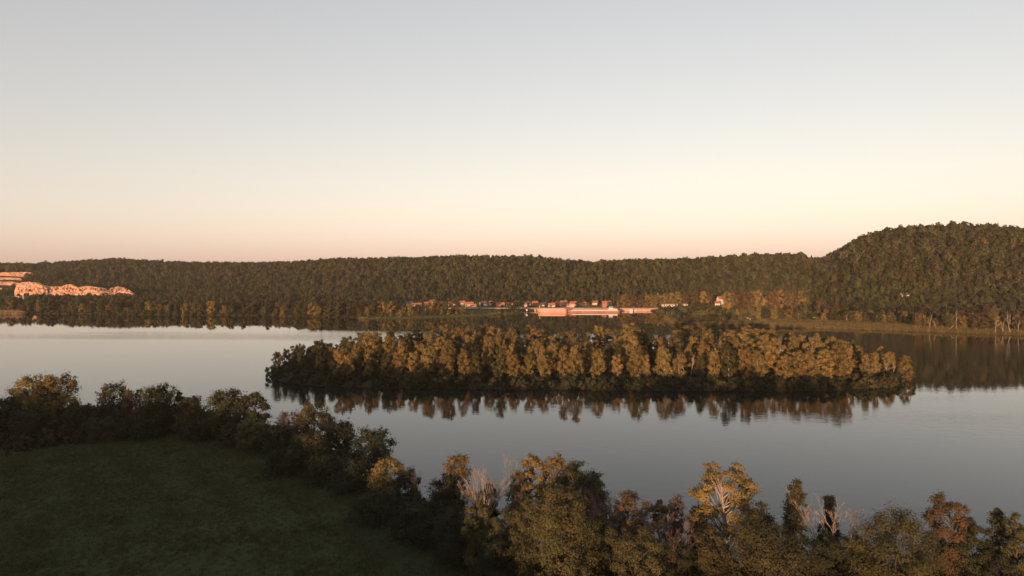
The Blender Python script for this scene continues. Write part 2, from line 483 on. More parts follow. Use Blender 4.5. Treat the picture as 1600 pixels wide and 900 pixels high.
# ------------------------------------------------------------------ near bank: meadow, wooded shore, rising ground behind the camera
SHX = [-900, -181, -116, -69, -31, -13, 6, 32, 86, 900]
SHY = [300, 242, 247, 209, 165, 136, 121, 116, 114, 90]
def shore(x): return np.interp(x, SHX, SHY) + 1.5 * vnoise(np.asarray(x) / 9.0, 0 * np.asarray(x), 5)
FEX = [-900, -160, -138, -123, -102, -83, -59, -39, -31, -17, -4, 12, 30, 900]
FEY = [150, 176, 184, 201, 213, 201, 175, 160, 136, 124, 112, 90, 60, 40]
def field_edge(x): return np.interp(x, FEX, FEY)
SA, CA = math.sin(math.radians(SUN_AZ)), math.cos(math.radians(SUN_AZ))
def h_near(x, y):
    x = np.asarray(x, float); y = np.asarray(y, float)
    d = shore(x) - y
    z = -1.5 + 3.1 * smooth((d + 3) / 9.0)
    s = x * SA + y * CA; u = x * CA - y * SA
    rise = smooth((-40 - s) / 160.0) * (7 + 9 * smooth((-60 - u) / 220))
    return z + rise + 0.25 * fbm(x / 14, y / 14, 3) * smooth(d / 20)

gx = np.unique(np.concatenate([np.linspace(-900, -220, 40), np.linspace(-220, 110, 166), np.linspace(110, 900, 40)]))
gy = np.unique(np.concatenate([np.linspace(-900, 40, 80), np.linspace(40, 310, 150)]))
X, Y = np.meshgrid(gx, gy)
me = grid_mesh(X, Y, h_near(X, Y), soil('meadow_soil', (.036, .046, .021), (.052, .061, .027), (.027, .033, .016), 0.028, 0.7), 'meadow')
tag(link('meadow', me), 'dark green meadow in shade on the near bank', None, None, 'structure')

# grass of the meadow
rng = np.random.default_rng(11)
def grass_proto(seed, n, hgt, w, spread):
    r = np.random.default_rng(seed); V = []; Q = []
    for i in range(n):
        a = r.uniform(0, 6.28); p = r.normal(0, spread, 2); hh = hgt * r.uniform(0.5, 1.2); b = r.normal(0, 0.35, 2) * hh
        dx, dy = math.cos(a) * w, math.sin(a) * w
        k = len(V)
        V += [(p[0] - dx, p[1] - dy, -0.05), (p[0] + dx, p[1] + dy, -0.05), (p[0] + dx * .4 + b[0], p[1] + dy * .4 + b[1], hh), (p[0] - dx * .4 + b[0], p[1] - dy * .4 + b[1], hh)]
        Q.append((k, k + 1, k + 2, k + 3))
    return V, Q
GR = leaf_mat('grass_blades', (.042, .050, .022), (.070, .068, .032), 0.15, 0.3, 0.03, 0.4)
gpro = [quad_mesh('grass_tuft', *grass_proto(s, 14, 0.30, 0.03, 0.20), (GR,)) for s in range(4)]
n = 90000
x = rng.uniform(-190, 25, n); y = rng.uniform(96, 216, n)
k = (y < field_edge(x) + 3) & (x > -y * 0.80)
x, y = x[k], y[k]
k = fbm(x / 6, y / 6, 8) + rng.uniform(-0.7, 0.7, len(x)) > -0.25
x, y = x[k], y[k]
sc1 = rng.uniform(0.6, 1.3, len(x)) * (1 + .14 * np.sin((x * .8 + y * .6) / 1.9 + 2 * fbm(x / 40, y / 40, 5))) * (1 + 0.7 * np.maximum(0, fbm(x / 5, y / 5, 21)))
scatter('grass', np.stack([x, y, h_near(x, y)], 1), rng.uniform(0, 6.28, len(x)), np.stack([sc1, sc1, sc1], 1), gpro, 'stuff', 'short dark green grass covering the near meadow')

# undergrowth on the near bank
def bush_geo(seed, h, r, n, ls):
    return tree_geo(seed, h, r, 0.02, 'dome', 9, n, ls, (0.34, 0.5), twigs=False, sides=3, sub=8)
def bush_proto(seed, h, r, n, ls, lm):
    T, Lf = bush_geo(seed, h, r, n, ls)
    return joined('bush_kind', T, Lf, L[lm], BARK)
up = [bush_proto(50 + i, 2.6, 1.9, 700, 0.34, ('dark', 'dark', 'green')[i % 3]) for i in range(6)]
n = 9000
x = rng.uniform(-215, 110, n); y = rng.uniform(60, 250, n)
k = (y > field_edge(x) + 1.5) & (y < shore(x) + 0.5) & (x > -y * 0.82 - 6) & (x < y * 0.82 + 6)
x, y = x[k][:3600], y[k][:3600]
s = rng.uniform(0.6, 1.35, len(x)) * np.clip((y - field_edge(x)) / 9, 0.45, 1)
scatter('undergrowth', np.stack([x, y, h_near(x, y) - 0.1], 1), rng.uniform(0, 6.28, len(x)), np.stack([s, s, s * rng.uniform(.8, 1.4, len(x))], 1), up, 'stuff', 'dark undergrowth beneath the trees of the near bank')

# wood on the rising ground behind the camera; it keeps the low sun off the meadow
wp = []
for i in range(5):
    T, Lf = tree_geo(900 + i, 17, 5.2, 0.15, ('dome', 'oval')[i % 2], 16, 1500, 1.0, twigs=False, sides=3)
    wp.append(joined('wood_kind', T, Lf, L[('green', 'olive', 'dark')[i % 3]], BARK))
n = 1500
uu = rng.uniform(-520, 330, n); ss = -rng.uniform(105, 190, n)
x = uu * CA + ss * SA; y = -uu * SA + ss * CA
s = rng.uniform(0.75, 1.12, n) * np.interp(uu, [-520, -260, -150, -60, 60, 330], [1.08, 1.06, 1.02, 0.88, 0.74, 0.70])
# and added trees out of view on the near meadow, to shade the bank trees
x2 = rng.uniform(-51, -25, 26); y2 = rng.uniform(28, 52, 26); x = np.concatenate([x, x2]); y = np.concatenate([y, y2]); s = np.concatenate([s, rng.uniform(.62, .82, 26)]); n += 26
scatter('wood_and_shade_trees', np.stack([x, y, h_near(x, y)], 1), rng.uniform(0, 6.28, n), np.stack([s, s, s], 1), wp, 'stuff', 'wood behind the viewpoint, with unseen trees added to shade the near bank')

# ------------------------------------------------------------------ near bank trees: photo column, row of top, distance, width in photo pixels, ...
NEAR = [
 # px, top, dist, wpx, shape, leaf, density, kind, label
 (46, 587, 214, 58, 'dome', 'gold', 1.2, 'willow_tree', 'golden willow with a lower left dome, paired at the left edge of the near bank'),
 (86, 585, 216, 60, 'dome', 'gold', 1.2, 'willow_tree', 'golden willow, the taller dome of the pair at the left edge of the near bank'),
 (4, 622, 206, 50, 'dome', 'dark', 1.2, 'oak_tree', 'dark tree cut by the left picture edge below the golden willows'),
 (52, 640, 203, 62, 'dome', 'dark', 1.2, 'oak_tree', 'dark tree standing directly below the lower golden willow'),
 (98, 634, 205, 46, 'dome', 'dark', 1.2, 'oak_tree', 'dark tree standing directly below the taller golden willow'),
 (131, 632, 213, 36, 'dome', 'olive', 1.1, 'alder_tree', 'small olive tree with yellowing leaves just beside the golden willow pair'),
 (176, 599, 216, 50, 'oval', 'green', .75, 'alder_tree', 'thin-topped dark green tree at the highest point of the left tree belt'),
 (206, 608, 214, 34, 'oval', 'rust', .8, 'alder_tree', 'slim tree with an orange patch between two dark green trees'),
 (247, 603, 212, 54, 'dome', 'green', 1.25, 'oak_tree', 'dense round dark oak in the middle of the left tree belt'),
 (278, 612, 215, 26, 'spire', 'dark', 1.1, 'poplar_tree', 'narrow pointed dark tree between the round oak and an olive tree'),
 (297, 620, 208, 50, 'dome', 'olive', 1.15, 'alder_tree', 'olive round-topped tree right of the narrow pointed tree'),
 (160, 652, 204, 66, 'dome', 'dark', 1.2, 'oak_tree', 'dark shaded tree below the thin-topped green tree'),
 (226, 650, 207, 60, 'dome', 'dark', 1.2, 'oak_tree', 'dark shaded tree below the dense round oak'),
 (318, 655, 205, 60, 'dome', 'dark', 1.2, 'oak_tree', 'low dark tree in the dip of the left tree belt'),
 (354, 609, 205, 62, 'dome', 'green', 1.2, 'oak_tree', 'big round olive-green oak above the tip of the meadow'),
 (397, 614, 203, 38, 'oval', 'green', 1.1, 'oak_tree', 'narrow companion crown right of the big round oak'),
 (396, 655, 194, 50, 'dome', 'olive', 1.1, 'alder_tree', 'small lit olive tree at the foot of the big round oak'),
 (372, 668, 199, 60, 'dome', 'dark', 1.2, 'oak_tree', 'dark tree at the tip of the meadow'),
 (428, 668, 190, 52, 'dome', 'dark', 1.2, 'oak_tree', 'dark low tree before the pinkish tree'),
 (450, 645, 199, 50, 'dome', 'pink', .7, 'cherry_tree', 'reddish pink thin-leaved tree near the dark left shore'),
 (489, 629, 196, 50, 'oval', 'olive', 1.0, 'alder_tree', 'tall olive-brown tree beside the pinkish tree'),
 (528, 658, 186, 58, 'dome', 'dark', 1.0, 'alder_tree', 'dark ragged tree between the tall olive-brown tree and the shore tree'),
 (482, 679, 176, 58, 'dome', 'olive', 1.2, 'oak_tree', 'olive domed tree in front of the dark ragged trees'),
 (581, 669, 172, 62, 'oval', 'dark', .95, 'alder_tree', 'dark shore tree reaching a branch out over the water'),
 (446, 705, 168, 66, 'dome', 'dark', 1.2, 'oak_tree', 'black-green tree along the meadow edge below the olive dome'),
 (508, 712, 162, 70, 'dome', 'dark', 1.2, 'oak_tree', 'black-green tree along the meadow edge, middle of three'),
 (552, 722, 155, 60, 'dome', 'dark', 1.2, 'oak_tree', 'black-green tree along the meadow edge next to the yellow dome'),
 (604, 720, 150, 56, 'dome', 'gold', 1.1, 'maple_tree', 'yellow-gold domed tree above the corner of the meadow'),
 (636, 735, 148, 40, 'dome', 'dark', 1.1, 'alder_tree', 'dark tree right behind the yellow-gold dome'),
 (692, 745, 138, 56, 'dome', 'dark', 1.1, 'alder_tree', 'dark round tree between the yellow dome and the pale dead tree'),
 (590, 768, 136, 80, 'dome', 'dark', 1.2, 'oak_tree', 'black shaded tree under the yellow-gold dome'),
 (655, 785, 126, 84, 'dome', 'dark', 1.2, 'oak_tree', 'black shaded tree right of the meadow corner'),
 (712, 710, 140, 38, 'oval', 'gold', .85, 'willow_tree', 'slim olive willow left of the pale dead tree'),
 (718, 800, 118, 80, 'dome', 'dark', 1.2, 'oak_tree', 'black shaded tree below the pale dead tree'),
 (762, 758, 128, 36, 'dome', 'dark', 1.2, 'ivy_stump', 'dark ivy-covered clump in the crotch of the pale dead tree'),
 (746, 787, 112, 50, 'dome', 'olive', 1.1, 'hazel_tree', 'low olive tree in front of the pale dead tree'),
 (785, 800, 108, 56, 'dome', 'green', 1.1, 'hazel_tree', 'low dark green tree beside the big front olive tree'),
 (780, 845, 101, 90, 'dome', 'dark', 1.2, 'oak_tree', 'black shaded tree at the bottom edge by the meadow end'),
 (806, 734, 131, 30, 'oval', 'gold', .8, 'willow_tree', 'lowest pale golden plume left of the two taller plumes'),
 (832, 711, 132, 50, 'oval', 'gold', .8, 'willow_tree', 'feathery golden willow with the tallest pale plume over the water'),
 (870, 712, 131, 44, 'oval', 'gold', .8, 'willow_tree', 'feathery golden willow touching the dark-topped tree'),
 (898, 723, 121, 54, 'dome', 'green', 1.0, 'alder_tree', 'dark-topped tree right of the golden plumes'),
 (928, 738, 118, 44, 'dome', 'olive', 1.0, 'alder_tree', 'olive tree between the dark-topped tree and a bare pink tree'),
 (873, 764, 97, 112, 'dome', 'olive', 1.35, 'oak_tree', 'big lit olive oak rising from the bottom edge under the plumes'),
 (820, 782, 104, 56, 'dome', 'olive', 1.2, 'oak_tree', 'olive oak leaning on the left side of the big lit oak'),
 (985, 770, 113, 64, 'oval', 'rust', .8, 'beech_tree', 'rust-brown tree under the bare pink crown'),
 (945, 815, 103, 62, 'dome', 'green', 1.1, 'hazel_tree', 'dark green tree in the gap right of the big lit oak'),
 (1000, 835, 97, 84, 'dome', 'olive', 1.15, 'hazel_tree', 'yellow-olive low tree at the bottom edge below the rust tree'),
 (1032, 783, 113, 42, 'dome', 'olive', 1.0, 'alder_tree', 'olive tree right of the rust-brown tree'),
 (1058, 774, 114, 26, 'oval', 'pink', .8, 'poplar_tree', 'thin pinkish spire before the big sparse golden tree'),
 (1092, 790, 118, 34, 'dome', 'dark', 1.1, 'alder_tree', 'dark tree under the left limb of the sparse golden tree'),
 (1062, 850, 98, 60, 'dome', 'dark', 1.1, 'hazel_tree', 'dark low tree under the tangle of fallen branches'),
 (1112, 828, 99, 62, 'dome', 'olive', 1.15, 'hazel_tree', 'olive bushy tree at the foot of the sparse golden tree'),
 (1190, 800, 112, 52, 'dome', 'dark', 1.1, 'alder_tree', 'dark tree under the twin dead stems'),
 (1203, 824, 92, 136, 'dome', 'olive', 1.4, 'oak_tree', 'broad round olive oak at the bottom edge right of the golden tree'),
 (1246, 750, 112, 32, 'oval', 'olive', 1.0, 'poplar_tree', 'tall slim olive tree touching the leaning birch'),
 (1299, 776, 115, 38, 'spire', 'dark', 1.1, 'spruce_tree', 'dark pointed tree behind the leaning birch stems'),
 (1300, 842, 102, 66, 'dome', 'dark', 1.1, 'alder_tree', 'black-green tree at the foot of the leaning birch'),
 (1404, 800, 95, 138, 'dome', 'olive', 1.4, 'oak_tree', 'very broad olive oak at the bottom edge near the red-leaved tree'),
 (1340, 838, 104, 50, 'dome', 'dark', 1.1, 'alder_tree', 'dark tree left of the very broad olive oak'),
 (1487, 776, 103, 60, 'oval', 'rust', 1.05, 'maple_tree', 'red-orange leaved tree near the right picture edge'),
 (1518, 812, 102, 56, 'dome', 'dark', 1.2, 'alder_tree', 'dark crown standing in for the shaded side of the red-orange tree'),  # dark leaves stand in for the shade on the red-orange tree
 (1569, 794, 108, 48, 'spire', 'green', .85, 'larch_tree', 'ragged dark green tree second from the right picture edge'),
 (1600, 806, 103, 50, 'oval', 'olive', 1.0, 'alder_tree', 'olive tree cut by the right picture edge'),
 (1555, 862, 99, 60, 'dome', 'dark', 1.1, 'alder_tree', 'dark low tree in the bottom right corner'),
]
GN_ = 'trees of the near bank'
for i, (px, top, D, wpx, shape, lm, dens, kind, lab) in enumerate(NEAR):
    x, y = at(px, D)
    z = float(h_near(x, y)); h = CAMZ - (top - HZ) * D / F - z; r = wpx / 2 * D / F * 1.16
    cb = 0.16 if lm in ('dark', 'olive') else 0.24
    ls = 0.185 if D < 100 else 0.205 if D < 125 else (0.33 if D < 170 else 0.40)
    nleaf = int(min(34000, max(2000, dens * r * h * (1 - cb) * 15.0 / (ls * ls))))
    sparse = dens < 0.9
    lobe = (0.32, 0.48) if sparse else (0.34, 0.54)
    slim = h / r > 5.0
    if slim: lobe = (0.48, 0.70)
    lean = {'willow_tree': (0.02, 0), 'larch_tree': (-0.05, 0)}.get(kind, (0, 0))
    T, Lf = tree_geo(100 + i, h, r, cb, shape, 30 if slim else 26 if (sparse or r > 5) else 20, nleaf, ls, lobe, lean, twigs=True, sides=5)
    bm = BARK
    put_tree(kind, (x, y, z), quad_mesh('trunk', *T, (bm,), None, True), quad_mesh('crown', *Lf, (L[lm],)), lab, GN_, rz=0)

# a branch of the dark shore tree and the special trees
def special(kind, px, top, D, lab, maker, base_px=None):
    x, y = at(base_px or px, D); z = float(h_near(x, y)); h = CAMZ - (top - HZ) * D / F - z
    maker(kind, (x, y, z), h, lab)
def dead(bark, seed, **kw):
    def mk(kind, loc, h, lab):
        T, W = bare_geo(seed, h, **kw)
        put_tree(kind, loc, quad_mesh('trunk', *T, (bark,), None, True), quad_mesh('branches', *W, (bark,)) if W else None, lab, GN_, crown='branches')
    return mk
special('dead_tree', 757, 712, 127, 'pale dead tree spreading bare whitish branches over the water', dead(PALE, 21, spread=0.42, levels=4, kids=(4, 4, 4, 3), fork=5, start=0.4, ratio=0.52, tr=0.20, thin=1.2))
special('dead_tree', 656, 716, 142, 'thin leafless dark tree rising behind the yellow-gold dome', dead(BARK, 22, spread=0.75, levels=3, kids=(11, 6, 5), start=0.45, ratio=0.36, tr=0.16))
special('bare_tree', 972, 740, 116, 'leafless pinkish twiggy tree right of the olive tree', dead(TWIG, 23, spread=0.38, levels=4, kids=(6, 6, 6, 5), fork=3, start=0.45, ratio=0.5, tr=0.16, thin=1.0))
special('bare_tree', 780, 742, 126, 'small leafless pinkish tree beside the pale dead tree', dead(TWIG, 24, spread=0.35, levels=4, kids=(5, 5, 5, 4), fork=3, start=0.4, ratio=0.5, tr=0.12))
special('dead_tree', 1203, 757, 116, 'dark dead stem, the slimmer of two between golden tree and birch', dead(BARK, 25, spread=0.55, levels=3, kids=(9, 4, 4), start=0.4, ratio=0.25, tr=0.17))
special('dead_tree', 1218, 757, 115, 'dark dead stem with forked top next to the leaning birch', dead(BARK, 26, spread=0.45, levels=3, kids=(8, 5, 4), fork=2, start=0.5, ratio=0.32, tr=0.15))
special('fallen_tree', 1068, 792, 103, 'tangle of bare pinkish branches of a broken tree', dead(TWIG, 27, spread=0.85, levels=4, kids=(7, 5, 5, 4), fork=2, start=0.25, ratio=0.55, tr=0.14, lean=(-0.35, 0)), 1085)
special('birch_tree', 1268, 756, 107, 'leaning birch with pale slanting stems', dead(PALE, 28, spread=0.30, levels=4, kids=(6, 5, 5, 4), fork=3, start=0.5, ratio=0.42, tr=0.13, lean=(-0.30, 0)), 1312)

# the big sparse golden tree, limbs showing
x, y = at(1138, 110); z = float(h_near(x, y)); h = CAMZ - (724 - HZ) * 110 / F - z
T, Lf = tree_geo(83, h, 7.2, 0.40, 'dome', 52, 16000, 0.24, (0.19, 0.31), twigs=True, sides=6, trunk_r=0.34, flat=0.6, sub=9)
put_tree('willow_tree', (x, y, z), quad_mesh('trunk', *T, (PALE,), None, True), quad_mesh('crown', *Lf, (L['gold'],)), 'big sparse golden tree with pale limbs showing, near the bottom edge', GN_)

# ------------------------------------------------------------------ island
IP = [(418, 588), (440, 597), (500, 603), (700, 607), (1000, 610), (1300, 611), (1395, 604), (1414, 592), (1400, 578), (1330, 563), (1200, 557), (1000, 552), (800, 551), (640, 553), (540, 559), (460, 572)]
IPG = np.array([gp(a, b, 0.3) for a, b in IP])
def inside(x, y, P):
    x = np.asarray(x); y = np.asarray(y); c = np.zeros(x.shape, bool); n = len(P)
    for i in range(n):
        x0, y0 = P[i]; x1, y1 = P[(i + 1) % n]
        c ^= ((y0 > y) != (y1 > y)) & (x < (x1 - x0) * (y - y0) / (y1 - y0 + 1e-9) + x0)
    return c
def poly_dist(x, y, P):
    d = np.full(np.shape(x), 1e9)
    for i in range(len(P)):
        a = P[i]; b = P[(i + 1) % len(P)]; ab = b - a
        t = np.clip(((x - a[0]) * ab[0] + (y - a[1]) * ab[1]) / (ab @ ab), 0, 1)
        d = np.minimum(d, np.hypot(x - a[0] - t * ab[0], y - a[1] - t * ab[1]))
    return np.where(inside(x, y, P), d, -d)
def h_isl(x, y): return np.clip(-0.6 + 1.6 * smooth((poly_dist(x, y, IPG) + 2.5) / 7) , -1, 2)
gx = np.linspace(IPG[:, 0].min() - 8, IPG[:, 0].max() + 8, 150); gy = np.linspace(IPG[:, 1].min() - 8, IPG[:, 1].max() + 8, 60)
X, Y = np.meshgrid(gx, gy)
tag(link('island_ground', grid_mesh(X, Y, h_isl(X, Y) + 0.12 * fbm(X / 4, Y / 4, 9), soil('island_soil', (.04, .036, .02), (.03, .03, .016), (.05, .042, .03), 0.1, 0.6), 'island_ground')), 'low earth bank of the wooded island', None, None, 'structure')

IV = []
for i in range(16):
    r_ = np.random.default_rng(300 + i)
    shape = ('column', 'oval', 'dome', 'column')[i % 4]
    r = r_.uniform(3.6, 5.2); h = 17.0
    T, Lf = tree_geo(300 + i, h, r, 0.10, shape, 18, 4200, 0.52, (0.36, 0.56), (r_.normal(0, .03), r_.normal(0, .02)), twigs=False, sides=4, trunk_r=0.28)
    pale = i % 3 == 0
    IV.append((quad_mesh('trunk', *T, (PALE if pale else BARK,), None, True), [quad_mesh('crown', *Lf, (L[k],)) for k in ('island', 'olive', 'green')]))
rng = np.random.default_rng(44)
u_front = np.interp
def isl_row(v, step, jit, rowname, hmul, skip_end=0.0):
    """a row at depth share v between the front and the back shore of the island"""
    fx, fy = IPG[0:8, 0], IPG[0:8, 1]
    bx = np.concatenate([IPG[8:, 0][::-1]]); by = IPG[8:, 1][::-1]
    items = []
    x = IPG[:, 0].min() + 4 + rng.uniform(0, step)
    while x < IPG[:, 0].max() - 3:
        y0 = np.interp(x, fx, fy); y1 = np.interp(x, np.concatenate([[fx[0]], bx, [fx[-1]]]), np.concatenate([[fy[0]], by, [fy[-1]]]))
        if y1 - y0 > 6 or 0.3 < v < 0.6:
            y = y0 + (y1 - y0) * v + rng.normal(0, jit * 0.5)
            items.append((x + rng.normal(0, jit * 0.4), y))
        x += step * rng.uniform(0.75, 1.3)
    return items
TALLX = [-125, -112, -95, -60, 0, 60, 110, 140, 170, 190]
TALL = [10.5, 13, 16.5, 18, 18, 18.5, 19, 18.5, 17.5, 12]
rows = [('waterside row', .13, 7.6, 2.0, .90), ('second row', .33, 7.6, 2.6, .98), ('third row', .52, 8.0, 3.0, 1.0), ('fourth row', .72, 8.4, 3.0, .97), ('far row', .93, 7.4, 2.0, .95)]
for rn, v, st, jit, hm in rows:
    its = sorted(isl_row(v, st, jit, rn, hm))
    for i, (x, y) in enumerate(its):
        z = float(h_isl(x, y)) - 0.1
        vi = int(rng.integers(0, 16)); T, cr = IV[vi]
        p = rng.uniform()
        ci = 0 if p < 0.80 else (1 if p < 0.91 else 2)
        hh = np.interp(x, TALLX, TALL) * hm * rng.uniform(0.76, 1.13)
        s = hh / 17.0; wx = s * rng.uniform(0.72, 1.05)
        if v > 0.6: wx *= 1.3
        if x < -100: ci = 2  # left tip lies in shadow: its shade is put into dark leaves
        col = ('golden-brown', 'olive', 'dark green')[ci]
        put_tree(('willow_tree', 'willow_tree', 'alder_tree')[ci], (x, y, z), T, cr[ci], '%s tree on the island, %s from the left in its %s' % (col, ordinal(i), rn), 'trees of the island', rz=rng.uniform(-0.5, 0.5) + (np.pi if rng.uniform() < .5 else 0), scale=(wx, wx, s))
# bushes along the island's water edge
BV = []
for i in range(6):
    T, Lf = bush_geo(360 + i, 4.6, 3.0, 1100, 0.52)
    BV.append((quad_mesh('trunk', *T, (BARK,)), [quad_mesh('crown', *Lf, (L[k],)) for k in ('dark', 'green', 'olive')]))
x = IPG[0, 0] + 3; i = 0
while x < IPG[7, 0] - 2:
    y = np.interp(x, IPG[:8, 0], IPG[:8, 1]) + rng.uniform(0.6, 2.4)
    T, cr = BV[int(rng.integers(0, 6))]; ci = int(rng.choice([0, 0, 1, 2]))
    s = rng.uniform(0.7, 1.35)
    put_tree('bush', (x, y, 0.1), T, cr[ci], '%s bush on the island waterline, %s from the left' % (('dark', 'green', 'olive')[ci], ordinal(i)), 'bushes on the island waterline', 'bush', rng.uniform(0, 6.28), (s * 1.15, s, s))
    x += rng.uniform(4.6, 9.0); i += 1
# pale dead stems on the island
for j, (px, top, D, lab) in enumerate([(640, 560, 327, 'bare pale trunk standing alone on the island waterline'), (733, 550, 330, 'bare forked snag among the left island trees'), (1077, 545, 332, 'bare reddish snag standing before the middle island trees'), (1397, 566, 325, 'bare broken snag at the right tip of the island')]):
    x, y = at(px, D); h = CAMZ - (top - HZ) * D / F
    T, W = bare_geo(700 + j, h * 1.15, 0.4, 3, (6, 4, 3), 0.24, 0.5, ratio=0.4, thin=2.5, fork=1 if j == 0 else 2)
    put_tree('dead_tree', (x, y, 0.2), quad_mesh('trunk', *T, (PALE,), None, True), quad_mesh('branches', *W, (PALE,)), lab, 'dead trees of the island', crown='branches')
# island undergrowth
up2 = [bush_proto(80 + i, 3.4, 2.6, 420, 0.62, ('dark', 'green')[i % 2]) for i in range(4)]
n = 1500
x = rng.uniform(IPG[:, 0].min(), IPG[:, 0].max(), n); y = rng.uniform(IPG[:, 1].min(), IPG[:, 1].max(), n)
k = poly_dist(x, y, IPG) > 1.5; x, y = x[k], y[k]
s = rng.uniform(0.6, 1.3, len(x))
scatter('undergrowth', np.stack([x, y, h_isl(x, y) - 0.1], 1), rng.uniform(0, 6.28, len(x)), np.stack([s, s, s], 1), up2, 'stuff', 'dark undergrowth between the trees of the island')

# ------------------------------------------------------------------ far bank: valley floor and wooded hills
SU = [-900, 0, 100, 300, 400, 520, 590, 612, 640, 1018, 1026, 1040, 1066, 1180, 1300, 1450, 1600, 2500]
SDp = [488, 490, 491, 493, 494, 496.5, 496, 487, 486, 486, 489, 499, 512, 512.5, 513, 518, 524, 545]
SD = [CAMZ * F / (p - HZ) for p in SDp]
def far_shore(u): return np.interp(u, SU, SD)
FU = [-900, 0, 200, 400, 800, 1100, 1230, 1290, 1340, 1600, 2500]
FOOT = [1330, 1330, 1430, 1350, 1170, 1130, 1080, 960, 870, 830, 800]
RU = [-900, 0, 200, 400, 800, 1100, 1230, 1270, 1310, 1380, 1600, 2500]
RID = [2050, 1980, 1950, 1880, 1550, 1420, 1380, 1350, 1220, 1120, 1080, 1050]
KU = [-900, -100, 0, 60, 120, 190, 250, 320, 400, 470, 560, 640, 720, 800, 860, 920, 1000, 1060, 1130, 1200, 1250, 1264, 1285, 1300, 1340, 1380, 1430, 1475, 1490, 1510, 1560, 1600, 1700, 1900, 2500]
KY = [425, 412, 410, 411, 407, 403, 408, 409, 410, 407, 403, 402, 399, 399, 402, 408, 405, 404, 399, 396, 394, 401, 402, 392, 371, 358, 352, 349, 345, 349, 352, 353, 356, 365, 380]
KC = np.zeros(len(KU))
def h_far(u, D):
    u = np.asarray(u, float); D = np.asarray(D, float)
    sh = far_shore(u); ft = np.interp(u, FU, FOOT); rd = np.interp(u, RU, RID)
    top = CAMZ + (HZ - np.interp(u, KU, KY)) * rd / F - 13.0 + np.interp(u, KU, KC)
    d = D - sh
    base = -1.5 + 3.6 * smooth((d + 4) / 14) + 5.0 * smooth((d - 60) / 250)
    t = np.clip((D - ft) / (rd - ft), 0, 1)
    prof = 0.55 * t + 0.45 * smooth(t)
    return base + (top - base) * prof * (d > 0) + np.where(D > rd, -0.02 * (D - rd), 0) + 3.0 * fbm(u / 35, D / 60, 4) * smooth((D - ft) / 60) * (d > 0)
for _ in range(4):                      # let the tree tops, not the ground, meet the skyline
    for i_, u_ in enumerate(KU):
        Ds_ = np.linspace(np.interp(u_, FU, FOOT), np.interp(u_, RU, RID) + 80, 120)
        row_ = (HZ - (h_far(u_, Ds_) + 15.5 - CAMZ) * F / Ds_).min()
        KC[i_] += (row_ - KY[i_]) * np.interp(u_, RU, RID) / F
du = np.concatenate([np.linspace(-900, -60, 40), np.linspace(-50, 1650, 341), np.linspace(1660, 2500, 40)])
dd = np.concatenate([np.linspace(-14, 20, 12), np.linspace(28, 300, 40), np.linspace(310, 1700, 100), [2200, 3000, 5000, 9000]])
U, DD = np.meshgrid(du, dd)
D_ = far_shore(U) + DD
Zf = h_far(U, D_)
Zf = np.where(DD > 2100, np.maximum(Zf, 20), Zf)
tag(link('far_bank', grid_mesh((U - 800) / F * D_, D_, Zf, soil('far_soil', (.060, .054, .024), (.050, .047, .022), (.042, .037, .02), 0.012, 0.12), 'far_bank')), 'far river bank with meadow strip and rising hills', None, None, 'structure')
def far(u, D, dz=0.0):
    return ((u - 800) / F * D, D, float(h_far(u, D)) + dz)

# spit of land before the village
PP = [(560, 499), (640, 497.5), (720, 495), (780, 492), (806, 489.5), (818, 487.2), (806, 485), (760, 485.5), (690, 487), (620, 488.5), (560, 490)]
PPG = np.array([gp(a, b, 0.2) for a, b in PP])
def h_spit(x, y): return -0.8 + 2.4 * smooth((poly_dist(x, y, PPG) + 2) / 9)
X, Y = np.meshgrid(np.linspace(PPG[:, 0].min() - 8, PPG[:, 0].max() + 8, 90), np.linspace(PPG[:, 1].min() - 8, PPG[:, 1].max() + 8, 40))
tag(link('spit_ground', grid_mesh(X, Y, h_spit(X, Y), soil('spit_soil', (.11, .095, .03), (.085, .08, .028), (.065, .055, .025), 0.03, 0.2), 'spit_ground')), 'narrow spit of land before the village quay', None, None, 'structure')

# hillside forest
rng = np.random.default_rng(71)
fp = []
for i in range(8):
    T, Lf = tree_geo(500 + i, 15, (4.6, 5.4, 4.0, 6.0)[i % 4], 0.12, ('dome', 'oval', 'column', 'dome')[i % 4], 12, 620, 1.3, (0.40, 0.60), twigs=False, sides=3, sub=8, coh=(.25, .5, .45, .2))
    fp.append(joined('forest_kind', T, Lf, L[('forest', 'forest_green', 'forest')[i % 3]], BARK))
for i in range(3):
    T, Lf = tree_geo(540 + i, 15, (4.6, 4.0, 3.2)[i], 0.10, ('dome', 'oval', 'spire')[i], 12, 620, 1.2, (0.40, 0.60), twigs=False, sides=3, sub=8, coh=(.25, .5, .45, .2))
    fp.append(joined('forest_kind', T, Lf, L[('rust', 'olive', 'dark')[i]], BARK if i else PALE))
def quarry_zone(u, D):
    z = (u > 12) & (u < 222) & (D > 1100) & (D < 1425)
    for u1_, row in ((12, 452.5), (30, 445.5), (35, 438), (57, 431)):
        Ds = np.linspace(1100, 1950, 400); Dq = np.interp(-row, -(HZ + (CAMZ - h_far(0, Ds)) * F / Ds), Ds)
        z |= (u < u1_ + 4) & (D > Dq - 60) & (D < Dq + 30)
    return z
n = 100000
u = rng.uniform(-170, 1770, n); D = rng.uniform(800, 2120, n)
ft = np.interp(u, FU, FOOT); rd = np.interp(u, RU, RID)
k = (D > ft - 15 + 25 * fbm(u / 40, D / 50, 2)) & (D < rd + 90) & ~quarry_zone(u, D)
k &= rng.uniform(0, 2120, n) < D            # even spread on the ground
u, D = u[k], D[k]
print('forest trees', len(u))
